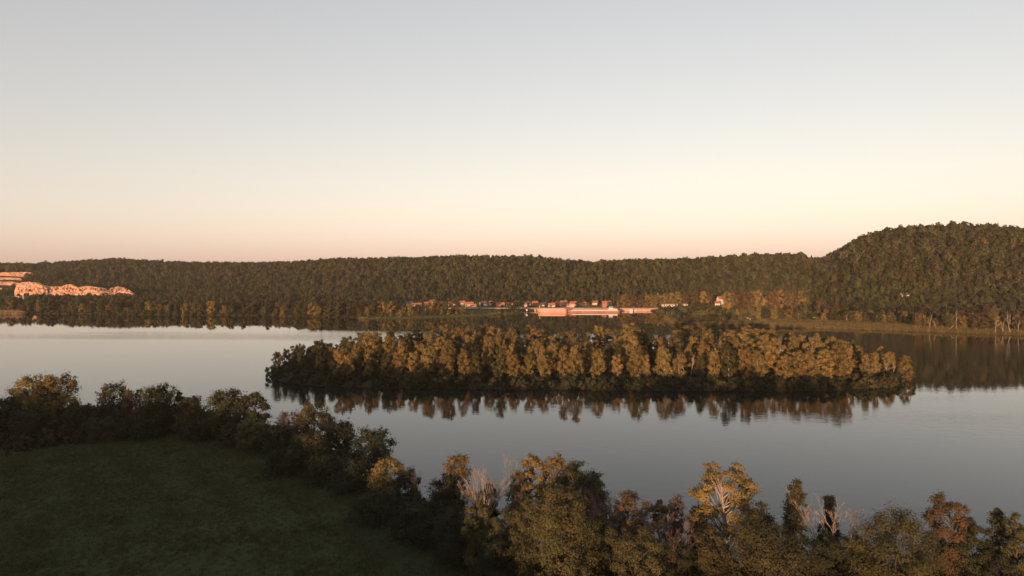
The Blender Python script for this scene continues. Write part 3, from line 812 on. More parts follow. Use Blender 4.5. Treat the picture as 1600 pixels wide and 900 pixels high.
tt = (D - np.interp(u, FU, FOOT)) / (np.interp(u, RU, RID) - np.interp(u, FU, FOOT)) + 0.12 * fbm(u / 25, D / 60, 14)
s = (0.55 + 0.75 * rng.uniform(0, 1, len(u)) ** 1.4) * (1 + 0.2 * fbm(u / 30, D / 40, 6)) * np.interp(tt, [0, .22, .42], [.55, .62, 1.0])
s = np.where(tt > .93, np.clip(s, .8, 1.05), s)
s2 = s * rng.uniform(0.8, 1.2, len(u))
low = tt < 0.30 + 0.1 * rng.normal(size=len(u))
pk = np.where(low & (rng.uniform(0, 1, len(u)) < .8), rng.choice([1, 4, 7], len(u)), rng.integers(0, 8, len(u)))
pk = np.where(rng.uniform(0, 1, len(u)) < .05 + .12 * np.maximum(0, fbm(u / 20, D / 40, 77)), rng.choice([8, 8, 9, 9, 10], len(u)), pk)
scatter('hillside_forest', np.stack([(u - 800) / F * D, D, h_far(u, D) - 0.3], 1), rng.uniform(0, 6.28, len(u)), np.stack([s, s, s2], 1), fp, 'stuff', 'brown-green forest covering the far hills', pick=pk)
# woods and scrub of the valley floor behind the first row of far-bank trees
n = 9000
u = rng.uniform(-170, 1770, n); D = rng.uniform(650, 1480, n)
ft = np.interp(u, FU, FOOT); sh = far_shore(u)
lim = np.interp(u, [-170, 560, 600, 1026, 1040, 1110, 1150, 1280, 1340, 1770], [45, 60, 160, 175, 25, 35, 130, 150, 110, 75])
k = (D > sh + lim) & (D < ft) & (rng.uniform(0, 1, n) < np.interp(u, [0, 560, 640, 1020, 1035, 1180, 1300, 1400], [.85, .8, .30, .30, .7, .5, .6, .8])) & ~((u < 225) & (D > 1270))
u, D = u[k], D[k]
s = rng.uniform(0.45, 0.85, len(u)) * np.interp(u, [0, 560, 640, 1020, 1035, 1180, 1300], [1, 1, .75, .7, .5, .5, .95])
scatter('valley_woods', np.stack([(u - 800) / F * D, D, h_far(u, D) - 0.3], 1), rng.uniform(0, 6.28, len(u)), np.stack([s, s, s], 1), fp, 'stuff', 'scattered woods and hedges on the far valley floor')

# trees of the far banks, each a thing
FV = []
for i in range(8):
    r_ = np.random.default_rng(600 + i)
    T, Lf = tree_geo(600 + i, 14, r_.uniform(4.6, 6.2), 0.08, ('dome', 'oval', 'dome', 'column')[i % 4], 14, 1500, 0.85, (0.40, 0.60), twigs=False, sides=4, sub=8, coh=(.3, .5, .35, .28))
    FV.append((quad_mesh('trunk', *T, (PALE if i % 4 == 1 else BARK,)), {k: quad_mesh('crown', *Lf, (L[k],)) for k in ('olive', 'green', 'rust', 'gold', 'dark', 'forest', 'island')}))
CN = {'olive': 'olive', 'green': 'green', 'rust': 'rust-brown', 'gold': 'golden', 'dark': 'dark green', 'forest': 'brown-green', 'island': 'golden-brown'}
def far_row(prefix, place, u0, u1, step, dist, hrange, cols, cat='tree', zf=None, wide=1.0, group=None, jd=6):
    its = []; u = u0
    while u < u1:
        its.append(u + rng.uniform(-.2, .2) * step); u += step * rng.uniform(0.7, 1.3)
    for i, u in enumerate(its):
        D = float(dist(u)) + rng.uniform(-jd, jd)
        T, cr = FV[int(rng.integers(0, 8))]; c = str(rng.choice(cols))
        hh = rng.uniform(*hrange); s = hh / 14.0
        x, y = at(u, D); z = float(h_far(u, D)) if zf is None else float(zf(x, y))
        w = s * rng.uniform(0.85, 1.2) * wide
        put_tree(prefix, (x, y, z - 0.2), T, cr[c], '%s %s %s, %s from the left' % (CN[c], cat, place, ordinal(i)), group or ('%ss %s' % (cat, place)), cat, rng.uniform(0, 6.28), (w, w, s))
far_row('alder_tree', 'on the far left shoreline', 34, 585, 14, lambda u: far_shore(u) + 6, (8, 17), ['gold', 'island', 'forest', 'rust', 'olive', 'island', 'forest', 'green'])
far_row('bush', 'along the far left waterline', 36, 592, 12, lambda u: far_shore(u) + 1, (3, 7), ['forest', 'olive', 'rust', 'green'], 'bush', wide=1.5, jd=2)
far_row('alder_tree', 'in the second line behind the far left shore', -5, 600, 19, lambda u: far_shore(u) + 36, (12, 18), ['green', 'forest', 'dark', 'forest', 'rust', 'olive'])
far_row('willow_tree', 'on the spit before the village', 585, 742, 13.5, lambda u: np.interp(u, [560, 640, 720, 780], [860, 850, 890, 930]), (12, 19), ['gold', 'rust', 'forest', 'island', 'olive', 'green'], zf=h_spit)
far_row('bush', 'along the water edge of the spit', 590, 812, 8, lambda u: np.interp(u, [590, 640, 720, 780, 815], [822, 826, 872, 905, 948]), (3.5, 8), ['olive', 'gold', 'green'], 'bush', zf=h_spit, wide=1.3, jd=4)
x, y = at(802, 955); T, cr = FV[0]
put_tree('willow_tree', (x, y, float(h_spit(x, y)) - .2), T, cr['green'], 'round green tree at the very end of the spit', 'willow trees on the spit', rz=1.0, scale=(1.25, 1.25, 1.05))
far_row('poplar_tree', 'in the tall dense row behind the quay end', 968, 1112, 9.5, lambda u: 1010, (18, 22), ['island', 'rust', 'island'], jd=4)
far_row('poplar_tree', 'in the long dense row behind the meadow', 1138, 1266, 7.5, lambda u: 905, (23, 26), ['island', 'rust', 'island', 'olive'], jd=4, wide=0.8)
far_row('garden_tree', 'between the village houses', 628, 966, 15, lambda u: 1030 + 12 * rng.uniform(-1, 1), (4.5, 9), ['forest', 'olive', 'green', 'dark', 'island'])
far_row('bush', 'on the point beside the quay end', 1028, 1185, 15, lambda u: far_shore(u) + 30 + 60 * rng.uniform(), (5, 10), ['olive', 'green', 'forest'], 'bush', wide=1.3)
far_row('bush', 'along the waterline of the point', 1028, 1190, 8, lambda u: far_shore(u) + 3, (3, 6), ['olive', 'green', 'forest', 'island'], 'bush', wide=1.6, jd=2)
far_row('hawthorn_tree', 'in the hedge behind the right meadow', 1185, 1620, 13, lambda u: far_shore(u) + np.interp(u, [1180, 1400, 1620], [105, 62, 40]), (7, 12.5), ['olive', 'green', 'island', 'olive', 'gold', 'forest'], wide=1.1)
far_row('alder_tree', 'in the line below the right hill', 1280, 1640, 17, lambda u: far_shore(u) + np.interp(u, [1280, 1400, 1640], [190, 120, 90]), (12, 18), ['dark', 'forest', 'green', 'rust'])
far_row('willow_tree', 'in the orange-lit line on the right shore', 1436, 1625, 13, lambda u: far_shore(u) + 20, (9, 14), ['gold', 'rust', 'island', 'rust', 'olive'], jd=6)
far_row('hazel_tree', 'in the low line between meadow and long tree row', 1150, 1420, 16, lambda u: far_shore(u) + np.interp(u, [1150, 1300, 1420], [150, 140, 95]), (6, 11), ['island', 'olive', 'gold', 'forest'], wide=1.2)
# pale dead trees on the right shore
for j, (px, hh, lab) in enumerate([(1452, 17, 'pale dead tree with one tall stem, first of the drowned trees'), (1463, 10, 'short pale dead tree beside the first drowned tree'), (1496, 18, 'slim pale dead tree standing alone at the right shore'), (1556, 16, 'pale dead tree with rusty leaves, near the right edge'), (1569, 11, 'short split dead trunk near the right edge'), (1580, 19, 'tallest forked pale dead tree near the right edge'), (1592, 13, 'bent pale dead tree at the right picture edge'), (1480, 9, 'fallen pale dead tree lying over the right shoreline')]):
    D = float(far_shore(px)) + 4
    T, W = bare_geo(740 + j, hh * 1.25, 0.35, 3, (5, 3, 3), 0.30, 0.45, ratio=0.33, thin=2.5, fork=1 + ('forked' in lab or 'split' in lab), lean=((1.4, 0) if 'fallen' in lab else (rng.normal(0, .08), 0)))
    put_tree('dead_tree', far(px, D), quad_mesh('trunk', *T, (PALE,), None, True), quad_mesh('branches', *W, (PALE,)), lab, 'drowned trees on the right shore', crown='branches')
for j, (px, hh, c, lab) in enumerate([(1527, 15, 'rust', 'orange-brown round tree between the drowned trees'), (1600, 14, 'rust', 'orange-brown tree cut by the right edge behind drowned trees')]):
    T, cr = FV[2 + j]; s = hh / 14
    put_tree('willow_tree', far(px, float(far_shore(px)) + 9), T, cr[c], lab, 'trees on the right shore', rz=j, scale=(s, s, s))
for j, (px, top, D, sh_, lab) in enumerate([(606, 448, 1030, 1.25, 'tall black-green conifer above the spit trees'), (773, 455, 1075, 1.0, 'dark pointed conifer among the village houses'), (812, 461, 1060, .8, 'small dark conifer left of the white house'), (1277, 405, 1290, 1.3, 'dark conifer clump in the notch of the skyline')]):
    h = CAMZ - (top - HZ) * D / F - float(h_far(px, D))
    T, Lf = tree_geo(780 + j, h, 7.5 * sh_, 0.05, 'dome', 18, 900, 1.3, twigs=False, sides=4)
    put_tree('cedar_tree', far(px, D), quad_mesh('trunk', *T, (BARK,)), quad_mesh('crown', *Lf, (L['dark'],)), lab, 'dark conifers of the far bank')

# reeds
RD = leaf_mat('reed_blades', (.19, .145, .065), (.12, .10, .045), 0.2, 0.1, 0.02, 0.3)
rp = [quad_mesh('reed_tuft', *grass_proto(30 + s, 26, 1.9, 0.09, 0.75), (RD,)) for s in range(4)]
n = 9000
u = np.concatenate([rng.uniform(1170, 1640, n), rng.uniform(-20, 36, 20), rng.uniform(1040, 1170, 900)])
d = np.concatenate([rng.uniform(0, 1, n) ** 1.6 * 46, rng.uniform(-2, 14, 20), rng.uniform(0, 12, 900)])
D = far_shore(u) + d
s = rng.uniform(0.5, 1.15, len(u)) * (1 + .8 * fbm(u / 9, D / 6, 31)) * np.where(u < 100, 2.3, np.clip(1.1 - d / 80, .5, 1))
scatter('reeds', np.stack([(u - 800) / F * D, D, np.maximum(h_far(u, D), -0.2)], 1), rng.uniform(0, 6.28, len(u)), np.stack([s * 1.5, s * 1.5, s], 1), rp, 'stuff', 'golden reeds fringing the far shore')
RP = leaf_mat('lit_tint_reed_blades', (.34, .25, .14), (.26, .19, .10), 0.2, 0.1, 0.01, 0.25)  # paler than the other reeds: their sunlit look is in the colour
rp2 = [quad_mesh('reed_tuft', *grass_proto(40 + s, 34, 3.4, 0.13, 0.9), (RP,)) for s in range(3)]
u = rng.uniform(-30, 35, 420); D = far_shore(u) - rng.uniform(0, 16, 420); s = rng.uniform(.7, 1.25, 420)
scatter('reeds', np.stack([(u - 800) / F * D, D, np.full(420, -0.1)], 1), rng.uniform(0, 6.28, 420), np.stack([s * 1.6, s * 1.6, s], 1), rp2, 'stuff', 'reed bed coloured as if sunlit, standing in the water at the far left shore')
n = 600
x = rng.uniform(PPG[:, 0].min(), PPG[:, 0].max(), n); y = rng.uniform(PPG[:, 1].min(), PPG[:, 1].max(), n)
pd = poly_dist(x, y, PPG); k = (pd > 0) & (pd < 9); x, y = x[k], y[k]
s = rng.uniform(0.6, 1.3, len(x))
scatter('reeds', np.stack([x, y, h_spit(x, y)], 1), rng.uniform(0, 6.28, len(x)), np.stack([s * 1.5, s * 1.5, s], 1), rp, 'stuff', 'yellow reeds around the spit before the village')

GF = leaf_mat('meadow_blades', (.105, .095, .038), (.15, .118, .05), 0.2, 0.1, 0.02, 0.25)
gf = [quad_mesh('meadow_tuft', *grass_proto(60 + s, 40, 0.75, 0.09, 0.9), (GF,)) for s in range(4)]
n = 38000
u = rng.uniform(600, 1660, n); D = rng.uniform(600, 1250, n); d = D - far_shore(u)
k = (d > 3) & (D < np.interp(u, FU, FOOT) + 5) & (d < np.interp(u, [0, 560, 600, 1040, 1100, 1290, 1400, 1660], [45, 45, 190, 220, 420, 420, 230, 210])); u, D = u[k], D[k]
s = rng.uniform(0.5, 1.2, len(u))
scatter('grass', np.stack([(u - 800) / F * D, D, h_far(u, D)], 1), rng.uniform(0, 6.28, len(u)), np.stack([s * 1.8, s * 1.8, s], 1), gf, 'stuff', 'tall dry grass on the flats of the far bank')

# ------------------------------------------------------------------ chalk quarry
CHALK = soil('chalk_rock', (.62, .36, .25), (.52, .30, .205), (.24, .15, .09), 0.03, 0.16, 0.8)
def row_of(u, D, z): return HZ + (CAMZ - z) * F / D
def dist_of_row(u, row):
    """distance at which the ground at column u shows in this photo row"""
    Ds = np.linspace(1100, 1950, 400); return float(np.interp(-row, -row_of(u, Ds, h_far(u, Ds)), Ds))
def chalk(parent, name, u0, u1, D, ytop, zb, depth, seed):
    """broken rock face: ytop is the photo row of its crest along u"""
    nu = max(24, int((u1 - u0) / 0.9)); us = np.linspace(u0, u1, nu)
    prof = np.array([(0, 0), (.03, .14), (.05, .26), (.10, .34), (.12, .46), (.14, .58), (.20, .64), (.22, .76), (.25, .88), (.33, .97), (.45, 1.0), (.7, .75), (1.0, 0)])
    X = np.zeros((nu, len(prof))); Y = X.copy(); Z = X.copy(); k = len(prof)
    for i, u in enumerate(us):
        top = CAMZ - (np.interp(u, [p[0] for p in ytop], [p[1] for p in ytop]) - HZ) * D / F
        for j, (a, b) in enumerate(prof):
            nn = 0.8 * fbm(u / 10.0, j * 1.1, seed) + 0.45 * fbm(u / 3.6, j * 1.3, seed + 4)
            nn += 0.18 * vnoise(np.floor(u / 2.7 + .6 * j), np.floor(j / 3) * 3.0, seed + 40)
            dpt = D + depth * a + 6.5 * nn * (0 < j < k - 1)
            X[i, j] = (u - 800) / F * dpt; Y[i, j] = dpt
            Z[i, j] = zb + (top - zb) * b * (1 + 0.06 * (fbm(u / 9.0, j * 0.7, seed + 9) + .25 * vnoise(u / 4.3, j * 0.8, seed)) * (0 < j))
    o = link(name, grid_mesh(X, Y, Z, CHALK, name), parent)
    o.data.polygons.foreach_set('use_smooth', np.zeros(len(o.data.polygons), bool))
    return o
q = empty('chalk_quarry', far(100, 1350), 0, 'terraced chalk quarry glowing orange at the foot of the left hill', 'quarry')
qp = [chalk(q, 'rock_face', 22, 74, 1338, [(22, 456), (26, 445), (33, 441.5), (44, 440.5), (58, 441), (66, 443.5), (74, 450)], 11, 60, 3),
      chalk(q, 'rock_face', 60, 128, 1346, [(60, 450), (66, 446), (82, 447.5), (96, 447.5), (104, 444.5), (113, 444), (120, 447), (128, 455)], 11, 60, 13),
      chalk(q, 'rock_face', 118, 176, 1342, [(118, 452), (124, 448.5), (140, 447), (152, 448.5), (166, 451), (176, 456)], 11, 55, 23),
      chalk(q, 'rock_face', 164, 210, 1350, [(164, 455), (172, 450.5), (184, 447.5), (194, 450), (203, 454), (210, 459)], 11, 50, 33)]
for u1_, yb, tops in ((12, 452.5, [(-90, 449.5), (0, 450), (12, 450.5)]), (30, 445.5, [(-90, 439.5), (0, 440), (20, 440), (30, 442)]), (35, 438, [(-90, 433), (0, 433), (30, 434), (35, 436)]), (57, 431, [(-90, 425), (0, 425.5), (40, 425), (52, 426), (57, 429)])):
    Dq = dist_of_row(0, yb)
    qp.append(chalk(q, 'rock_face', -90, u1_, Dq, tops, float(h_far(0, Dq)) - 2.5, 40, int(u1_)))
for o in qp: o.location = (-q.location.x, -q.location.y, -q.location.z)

n = 130
u = rng.uniform(24, 208, n); D = 1336 - rng.uniform(0, 14, n) + np.where(rng.uniform(0, 1, n) < .35, 16, 0)
s = rng.uniform(.12, .32, n); zq = np.where(D > 1337, 11 + rng.uniform(7, 13, n), 8.0)
scatter('quarry_scrub', np.stack([(u - 800) / F * D, D, zq], 1), rng.uniform(0, 6.28, n), np.stack([s * 1.4, s * 1.4, s], 1), fp, 'stuff', 'low scrub on the ledges of the chalk quarry')
# ------------------------------------------------------------------ village
def pl(n, c, c2=None, sc_=0.4, ro=0.8, **k): return plain(n, c, c2, sc_, ro, **k)
W1 = pl('white_render', (.55, .46, .40), (.45, .38, .33)); W2 = pl('cream_render', (.52, .43, .34), (.42, .35, .28)); W3 = pl('brick_wall', (.36, .17, .12), (.28, .13, .09))
W4 = pl('grey_stone', (.30, .28, .25), (.22, .20, .18))
R1 = pl('red_tiles', (.34, .14, .09), (.25, .10, .07)); R2 = pl('slate_roof', (.09, .09, .10), (.06, .06, .07)); R3 = pl('brown_tiles', (.22, .12, .085), (.16, .09, .06))
GLASS = pl('window_glass', (.03, .035, .04), None, 1, 0.12, spec=0.5); DOOR = pl('door_paint', (.12, .07, .05)); CONC = pl('concrete', (.42, .26, .20), (.33, .20, .15), 0.15)
WHITE = pl('white_paint', (.62, .56, .52), (.54, .49, .45), 0.5, 0.5); DARKHULL = pl('dark_hull', (.04, .035, .035), (.06, .04, .035), 0.3, 0.5); REDHULL = pl('pink_hull', (.66, .30, .22), (.56, .24, .175), 0.12, 0.6)
CREAM = pl('pinkish_paint', (.55, .36, .29), (.46, .29, .23), 0.3, 0.6)
METAL = pl('grey_metal', (.28, .27, .26), None, 1, 0.5, metal=0.4); RUSTM = pl('rust_steel', (.34, .165, .12), (.26, .12, .085), 0.2, 0.7)

def house(px, D, w, dep, hw, hr, rz, wm, rm, label, nwin=3, floors=2, chim=True, dz=0.0, hip=False):
    e = empty('house', far(px, D, dz - 0.4), rz, label, 'house', 'houses of the village'); e.scale = (.86, .86, .86)
    a, b = w / 2, dep / 2
    m = MB(); m.prism([(-a, -b, -2), (-a, b, -2), (-a, b, hw), (-a, 0, hw + hr - .25), (-a, -b, hw)], (w, 0, 0)); m.build('wall', wm, e)
    o = 0.45; t = 0.28; m = MB()
    for s in (-1, 1):
        sl_ = hr / b
        p0 = (-a - o, s * (b + o), hw - o * sl_); p1 = (-a - o, 0, hw + hr)
        m.prism([p0, p1, (p1[0], p1[1], p1[2] + t), (p0[0], p0[1], p0[2] + t)], (w + 2 * o, 0, 0))
    rf = m.build('roof', rm, e)
    if chim:
        MB().box(a * .45, a * .45 + .9, -.2, .6, hw + hr * .45, hw + hr + 1.3).build('chimney', W3, rf)
    for f in range(floors):
        z0 = 0.9 + f * 2.7
        if z0 + 1.4 > hw: break
        for i in range(nwin):
            xx = -a + w * (i + .5) / nwin
            if f == 0 and i == nwin // 2:
                MB().box(xx - .5, xx + .5, -b - .06, -b + .1, 0, 2.1).build('door', DOOR, e); continue
            wi = MB().box(xx - .55, xx + .55, -b - .05, -b + .1, z0, z0 + 1.35).build('window', WHITE, e)
            MB().box(xx - .45, xx + .45, -b - .08, -b - .02, z0 + .1, z0 + 1.25).build('pane', GLASS, wi)
    return e
HS = [
 (651, 1060, 18, 8, 3.2, 3.4, .05, W2, R1, 'long low house with lit red roof, farthest left in the village', 4, 1),
 (640, 1085, 12, 8, 4.5, 3.5, -.1, W1, R2, 'pale house behind the long low red-roofed house', 3, 1),
 (690, 1065, 9, 7, 4.5, 3.2, .2, W1, R1, 'small white house showing over the spit trees', 2, 1),
 (706, 1070, 13, 8, 4.8, 3.2, 0, W1, R1, 'white house with red roof right of the small white one', 3, 1),
 (733, 1045, 15, 9, 5.6, 4.0, .15, W2, R1, 'large orange-lit house with broad roof above the spit', 4, 2),
 (741, 1030, 8, 7, 3.4, 3.0, -.2, W1, R1, 'little white annexe beside the large orange-lit house', 2, 1),
 (755, 1050, 13, 9, 5.8, 4.4, 0.4, W4, R2, 'grey stone house with slate roof in the village', 4, 2),
 (782, 1035, 15, 9, 4.8, 4.2, -.1, W3, R1, 'brick house with red roof behind the end of the spit', 4, 2),
 (797, 1050, 14, 9, 5.2, 3.6, .1, W2, R3, 'cream house with brown roof beside the brick house', 4, 2),
 (823, 1040, 8, 8, 5.5, 3.4, 0, W1, R3, 'bright white gabled house by the landing', 2, 2),
 (822, 1085, 15, 8, 4.6, 3.6, .1, W2, R2, 'slate-roofed house behind the bright white gabled house', 4, 1),
 (850, 1060, 10, 8, 4.2, 3.4, .2, W1, R2, 'white cottage with slate roof left of the barge bow', 3, 1),
 (862, 1040, 12, 8, 4.4, 3.6, 0, W1, R1, 'white cottage with red roof above the pink barge', 3, 1),
 (874, 1050, 12, 9, 5.4, 4.2, -.15, W3, R1, 'brick house with steep roof above the pink barge', 3, 2),
 (896, 1035, 12, 9, 6.4, 4.4, .1, W1, R1, 'tall white house with orange roof above the motor barge', 3, 2),
 (889, 1040, 8, 7, 3.4, 3.0, .1, W2, R1, 'low wing joined to the tall white house', 2, 1),
 (944, 1030, 7, 8, 7.6, 4.2, .1, W3, R1, 'narrow tall brick house above the barge wheelhouse', 2, 2),
 (951, 1075, 10, 8, 6.0, 3.6, .2, W2, R1, 'cream house half hidden behind the narrow brick house', 3, 2),
 (1006, 1090, 12, 9, 7.0, 5.0, .3, W1, R3, 'white gable between the two tall tree rows', 3, 2),
 (994, 1095, 7, 7, 6.0, 3.6, 0, W1, R2, 'small white house next to the white gable', 2, 2),
 (1060, 1110, 8, 8, 9.5, 4.0, 0, W1, R1, 'roof and white wall peeping over the tall tree row', 2, 2),
 (1126, 1010, 11, 9, 10.5, 4.6, .3, W1, R1, 'tall pink-lit house in the gap between the tree rows', 3, 3),
 (1121, 985, 8, 7, 4.5, 3.4, -.2, W1, R3, 'small pink-lit house below the tall one in the gap', 2, 1),
 (1258, 1085, 14, 9, 7.0, 4.6, .1, W2, R1, 'red-roofed house above the right end of the long tree row', 3, 2),
 (668, 1075, 12, 8, 4.4, 3.4, .1, W2, R1, 'cream house with red roof between long low house and small white house', 3, 1),
 (676, 1110, 10, 8, 5.4, 3.6, -.2, W1, R3, 'brown-roofed white house higher up behind the spit trees', 3, 1),
 (722, 1090, 10, 8, 5.2, 3.6, .3, W1, R1, 'white red-roofed house behind the large orange-lit house', 3, 1),
 (769, 1085, 11, 8, 5.4, 3.8, -.2, W2, R1, 'cream house behind the grey stone house', 3, 1),
 (808, 1095, 10, 8, 5.0, 3.8, .2, W1, R1, 'white house higher up behind the cream brown-roofed house', 3, 1),
 (836, 1085, 11, 8, 4.8, 3.6, -.1, W3, R1, 'brick house higher up right of the bright white gable', 3, 1),
 (881, 1095, 12, 8, 5.4, 3.8, .1, W2, R3, 'cream house higher up behind the steep-roofed brick house', 3, 1),
 (912, 1075, 9, 7, 4.4, 3.4, .2, W2, R1, 'cream cottage right of the tall white house', 3, 1),
 (930, 1095, 10, 8, 5.0, 3.6, -.1, W1, R3, 'white cottage among trees left of the narrow brick house', 3, 1),
 (1413, 905, 11, 8, 4.5, 3.2, .1, W1, R2, 'pale house at the foot of the right hill', 3, 1),
]
for r_ in HS:
    house(*r_[:9], r_[9], *r_[10:])
# a long low white building beside the quay road
e = empty('long_shed', far(1054, 975), 0.02, 'long low white building behind the quay end', 'building')
MB().box(-18, 18, -4, 4, -1, 3.0).build('wall', W1, e)
rf = MB().prism([(-18.5, -4.6, 2.9), (-18.5, 0, 4.4), (-18.5, 4.6, 2.9), (-18.5, 4.6, 3.15), (-18.5, 0, 4.65), (-18.5, -4.6, 3.15)], (37, 0, 0)).build('roof', R3, e)
for i in range(9): MB().box(-16.4 + i * 3.9, -14.9 + i * 3.9, -4.06, -3.9, 0.8, 2.2).build('window', GLASS, e)
for nm, px, D, sz, lab in (('hut', 986, 966, (4.4, 4.0, 4.2), 'bright white hut on the quay throwing a long reflection'), ('hut', 993, 972, (2.6, 2.6, 2.0), 'tiny white hut next to the bright white hut'), ('hut', 1170, 745, (3.4, 2.6, 2.2), 'small white hut at the edge of the right meadow'), ('hut', 1272, 770, (2.4, 2.2, 2.4), 'tiny white hut among the hedge of the right meadow')):
    e = empty(nm, far(px, D), 0.05, lab, 'hut', 'white huts on the far bank'); a, b, c = sz
    MB().box(-a / 2, a / 2, -b / 2, b / 2, -.6, c).build('wall', WHITE, e)
    MB().prism([(-a / 2 - .2, -b / 2 - .2, c + .002), (-a / 2 - .2, b / 2 + .2, c + .002), (-a / 2 - .2, 0, c + .7)], (a + .4, 0, 0)).build('roof', WHITE, e)
    MB().box(-.45, .45, -b / 2 - .05, -b / 2 + .05, 0, min(2, c - .2)).build('door', METAL, e)
# grey works building at the far left
e = empty('works_building', far(26, 1160, 2), 0.0, 'flat grey works building below the quarry', 'building')
MB().box(-16, 16, -6, 6, -4, 6).build('wall', W4, e); MB().box(-16.5, 16.5, -6.5, 6.5, 6.003, 6.6).build('roof', METAL, e)
for i in range(7): MB().box(-14.5 + i * 4.3, -12 + i * 4.3, -6.06, -5.9, 2.6, 4.4).build('window', GLASS, e)

# quay wall and road
QD = far_shore(800)
qx0, qx1 = at(835, QD)[0], at(1024, QD)[0]
e = empty('quay_wall', ((qx0 + qx1) / 2, QD + 1, 0), 0, 'long pale concrete quay behind the barges', 'quay')
hw_ = (qx1 - qx0) / 2
nseg = 14
for i in range(nseg):
    a0 = -hw_ + 2 * hw_ * i / nseg
    MB().box(a0 + .06, a0 + 2 * hw_ / nseg - .06, -1.2, 5.0, -3, 2.6 + .03 * (i % 3)).build('panel', CONC, e)
MB().box(-hw_, hw_, -1.5, -.6, 2.67, 2.95).build('coping', CONC, e)
rx0 = at(690, 1005)[0]; rx1 = at(1040, 1005)[0]
rz_ = float(h_far(860, 1000))
tag(MB().box(rx0, rx1, 986, 1004, 0, rz_ + 1.4).build('road', pl('road_gravel', (.33, .25, .20), (.26, .20, .16), 0.08)), 'pale road running along the village quay', None, None, 'structure')
# lamp posts
for i, px in enumerate((862, 883, 906, 925, 946, 965, 996)):
    e = empty('lamp_post', (at(px, 984)[0], 984, rz_ + .1), 0, 'lamp post on the quay, %s from the left' % ordinal(i), 'lamp post', 'lamp posts along the quay')
    MB().tube([(0, 0, -.5), (0, 0, 4), (0, 0, 9)], [.14, .11, .08], 8).build('pole', METAL, e)
    MB().tube([(0, 0, 8.8), (0, -.8, 9.4), (0, -1.9, 9.5)], [.07, .06, .05], 6).build('arm', METAL, e)
    MB().box(-.2, .2, -2.7, -1.8, 9.38, 9.62).build('lamp_head', METAL, e)

# barges
def hull_mesh(Lh, B, Hd, bow, stern, mat, parent, name='hull', sheer=0.6):
    xs = np.array([0, .5, 1.5, 3.5, 7, 12, Lh * .5, Lh - 12, Lh - 6, Lh - 2.5, Lh - .6, Lh]); xs = np.unique(np.clip(xs, 0, Lh))
    V = []; n = len(xs)
    for x_ in xs:
        fb = min(1, (x_ / bow) ** .55) if x_ < bow else 1
        fs = min(1, ((Lh - x_) / stern) ** .45 + .25) if Lh - x_ < stern else 1
        k_ = B / 2 * max(.06, fb) * fs
        lift = 0.7 * max(0, 1 - x_ / bow) * Hd; lift2 = 0.3 * max(0, 1 - (Lh - x_) / stern) * Hd
        sh = sheer * max(0, 1 - x_ / 14) ** 2 + .3 * sheer * max(0, 1 - (Lh - x_) / 10) ** 2
        b0 = -1.4 + lift + lift2
        V += [(x_ - Lh / 2, -k_ * .82, b0), (x_ - Lh / 2, -k_, b0 + .7), (x_ - Lh / 2, -k_, Hd + sh), (x_ - Lh / 2, -k_ + .35 * min(1, k_), Hd + sh), (x_ - Lh / 2, k_ - .35 * min(1, k_), Hd + sh), (x_ - Lh / 2, k_, Hd + sh), (x_ - Lh / 2, k_, b0 + .7), (x_ - Lh / 2, k_ * .82, b0)]
    Fq = []
    for i in range(n - 1):
        for j in range(8):
            a = i * 8 + j; b = i * 8 + (j + 1) % 8
            Fq.append((a, b, b + 8, a + 8))
    Fq += [tuple(range(8)), tuple(range(8 * n - 1, 8 * n - 9, -1))]
    me = bpy.data.meshes.new(name); me.from_pydata(V, [], Fq); me.update(); me.materials.append(mat)
    return link(name, me, parent)
D1 = 940.0
x0 = at(841, D1)[0]; x1 = at(885.5, D1)[0]
e = empty('cargo_barge', ((x0 + x1) / 2, D1, 0), 0.0, 'high empty pink-lit cargo barge moored left of the motor barge', 'barge')
Lb = x1 - x0
hull_mesh(Lb, 10, 4.4, 4.5, 2.5, REDHULL, e)
MB().box(-Lb * .40, Lb * .42, -3.9, 3.9, 4.404, 5.0).build('hatch_coaming', CREAM, e)
for i in range(6): MB().box(-Lb * .40 + Lb * .82 * i / 6 + .05, -Lb * .40 + Lb * .82 * (i + 1) / 6 - .05, -4.05, 4.05, 5.005, 5.2).build('hatch_cover', CREAM, e)
for sx in (-1, 1): MB().tube([(sx * Lb * .45, -3, 4.3), (sx * Lb * .45, -3, 5.2)], [.25, .3], 8).build('bollard', DARKHULL, e)
MB().box(-Lb * .46, -Lb * .44, -.1, .1, 4.3, 9.0).build('mast', METAL, e)
x0 = at(887, D1)[0]; x1 = at(969, D1)[0]; Lm = x1 - x0
e = empty('motor_barge', ((x0 + x1) / 2, D1 + 2, 0), 0.0, 'long dark motor barge with white gunwale and white wheelhouse', 'barge')
hu = hull_mesh(Lm, 10, 2.4, 6, 5, RUSTM, e, sheer=1.6)
MB().box(-Lm / 2 + 5, Lm / 2 - 4, -5.05, -4.6, 2.41, 3.15).build('gunwale', WHITE, hu)
MB().box(-Lm / 2 + 5, Lm / 2 - 4, 4.6, 5.05, 2.41, 3.15).build('gunwale', WHITE, hu)
MB().box(-Lm / 2 + 8, Lm / 2 - 20, -3.8, 3.8, 2.41, 3.5).build('hatch_coaming', WHITE, e)
for i in range(8):
    l_ = (Lm - 28) / 8
    MB().box(-Lm / 2 + 8 + l_ * i + .08, -Lm / 2 + 8 + l_ * (i + 1) - .08, -4.0, 4.0, 3.705, 4.0).build('hatch_cover', RUSTM, e)
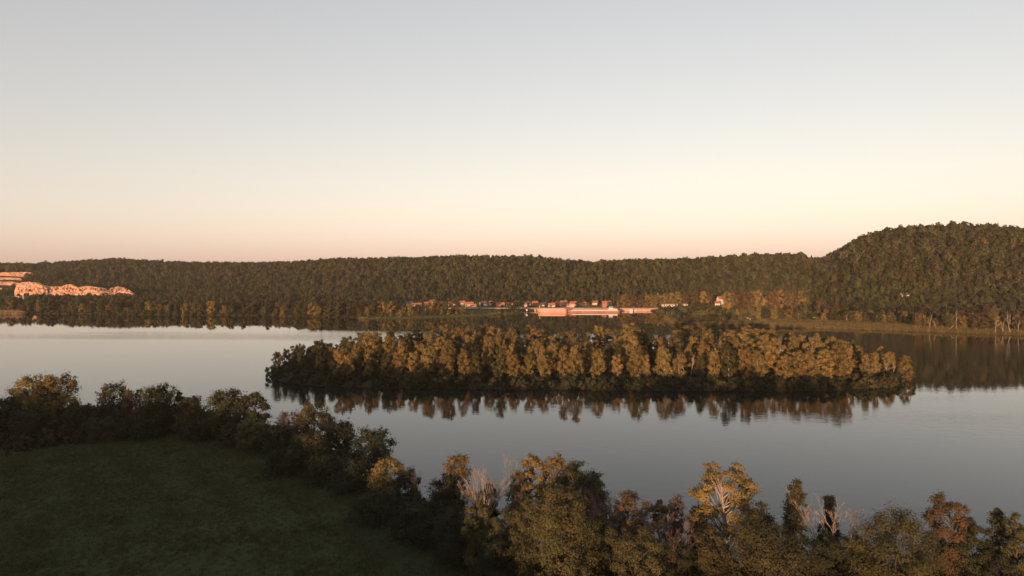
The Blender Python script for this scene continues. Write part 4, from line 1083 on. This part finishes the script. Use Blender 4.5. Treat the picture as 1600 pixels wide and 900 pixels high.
MB().box(Lm / 2 - 16, Lm / 2 - 4, -3.9, 3.9, 2.405, 4.7).build('cabin', WHITE, e)
wh = MB().box(Lm / 2 - 15, Lm / 2 - 10, -2.7, 2.7, 4.705, 7.4).build('wheelhouse', WHITE, e)
MB().box(Lm / 2 - 15.4, Lm / 2 - 9.6, -3.0, 3.0, 7.404, 7.7).build('wheelhouse_roof', METAL, wh)
for i in range(3): MB().box(Lm / 2 - 14.7 + i * 1.55, Lm / 2 - 13.4 + i * 1.55, -2.74, -2.6, 5.9, 7.0).build('window', GLASS, wh)
for i in range(5): MB().box(Lm / 2 - 15.2 + i * 2.2, Lm / 2 - 14.2 + i * 2.2, -3.94, -3.8, 3.3, 4.1).build('window', GLASS, e)
MB().tube([(Lm / 2 - 11, 0, 7.6), (Lm / 2 - 11, 0, 11)], [.1, .05], 6).build('mast', METAL, e)
MB().tube([(-Lm / 2 + 3.5, 0, 3.4), (-Lm / 2 + 3.5, 0, 7.5)], [.12, .08], 6).build('mast', METAL, e)
# channel mark off the spit
x, y = at(823, 930)
e = empty('channel_mark', (x, y, 0), 0, 'white channel mark on a pile off the end of the spit', 'channel mark')
MB().tube([(0, 0, -3), (0, 0, 3.2)], [.35, .3], 8).build('pile', METAL, e)
MB().box(-1.1, 1.1, -.2, .0, 2.6, 4.4).build('board', WHITE, e)
MB().tube([(0, .2, 3.0), (0, .2, 5.4)], [.12, .08], 6).build('post', METAL, e)

# ------------------------------------------------------------------ evening haze over the valley
hz = bpy.data.materials.new('haze_air'); hz.use_nodes = True
hn = hz.node_tree; hn.nodes.remove(hn.nodes['Principled BSDF'])
pv = hn.nodes.new('ShaderNodeVolumePrincipled')
pv.inputs['Color'].default_value = (.96, .88, .72, 1); pv.inputs['Density'].default_value = 3.8e-5; pv.inputs['Anisotropy'].default_value = 0.1
hn.links.new(pv.outputs[0], hn.nodes['Material Output'].inputs['Volume'])
tag(MB().box(-S - 100, S + 100, -S - 100, S + 100, -7, 175).build('haze', hz), 'thin evening haze over the valley', None, None, 'stuff')
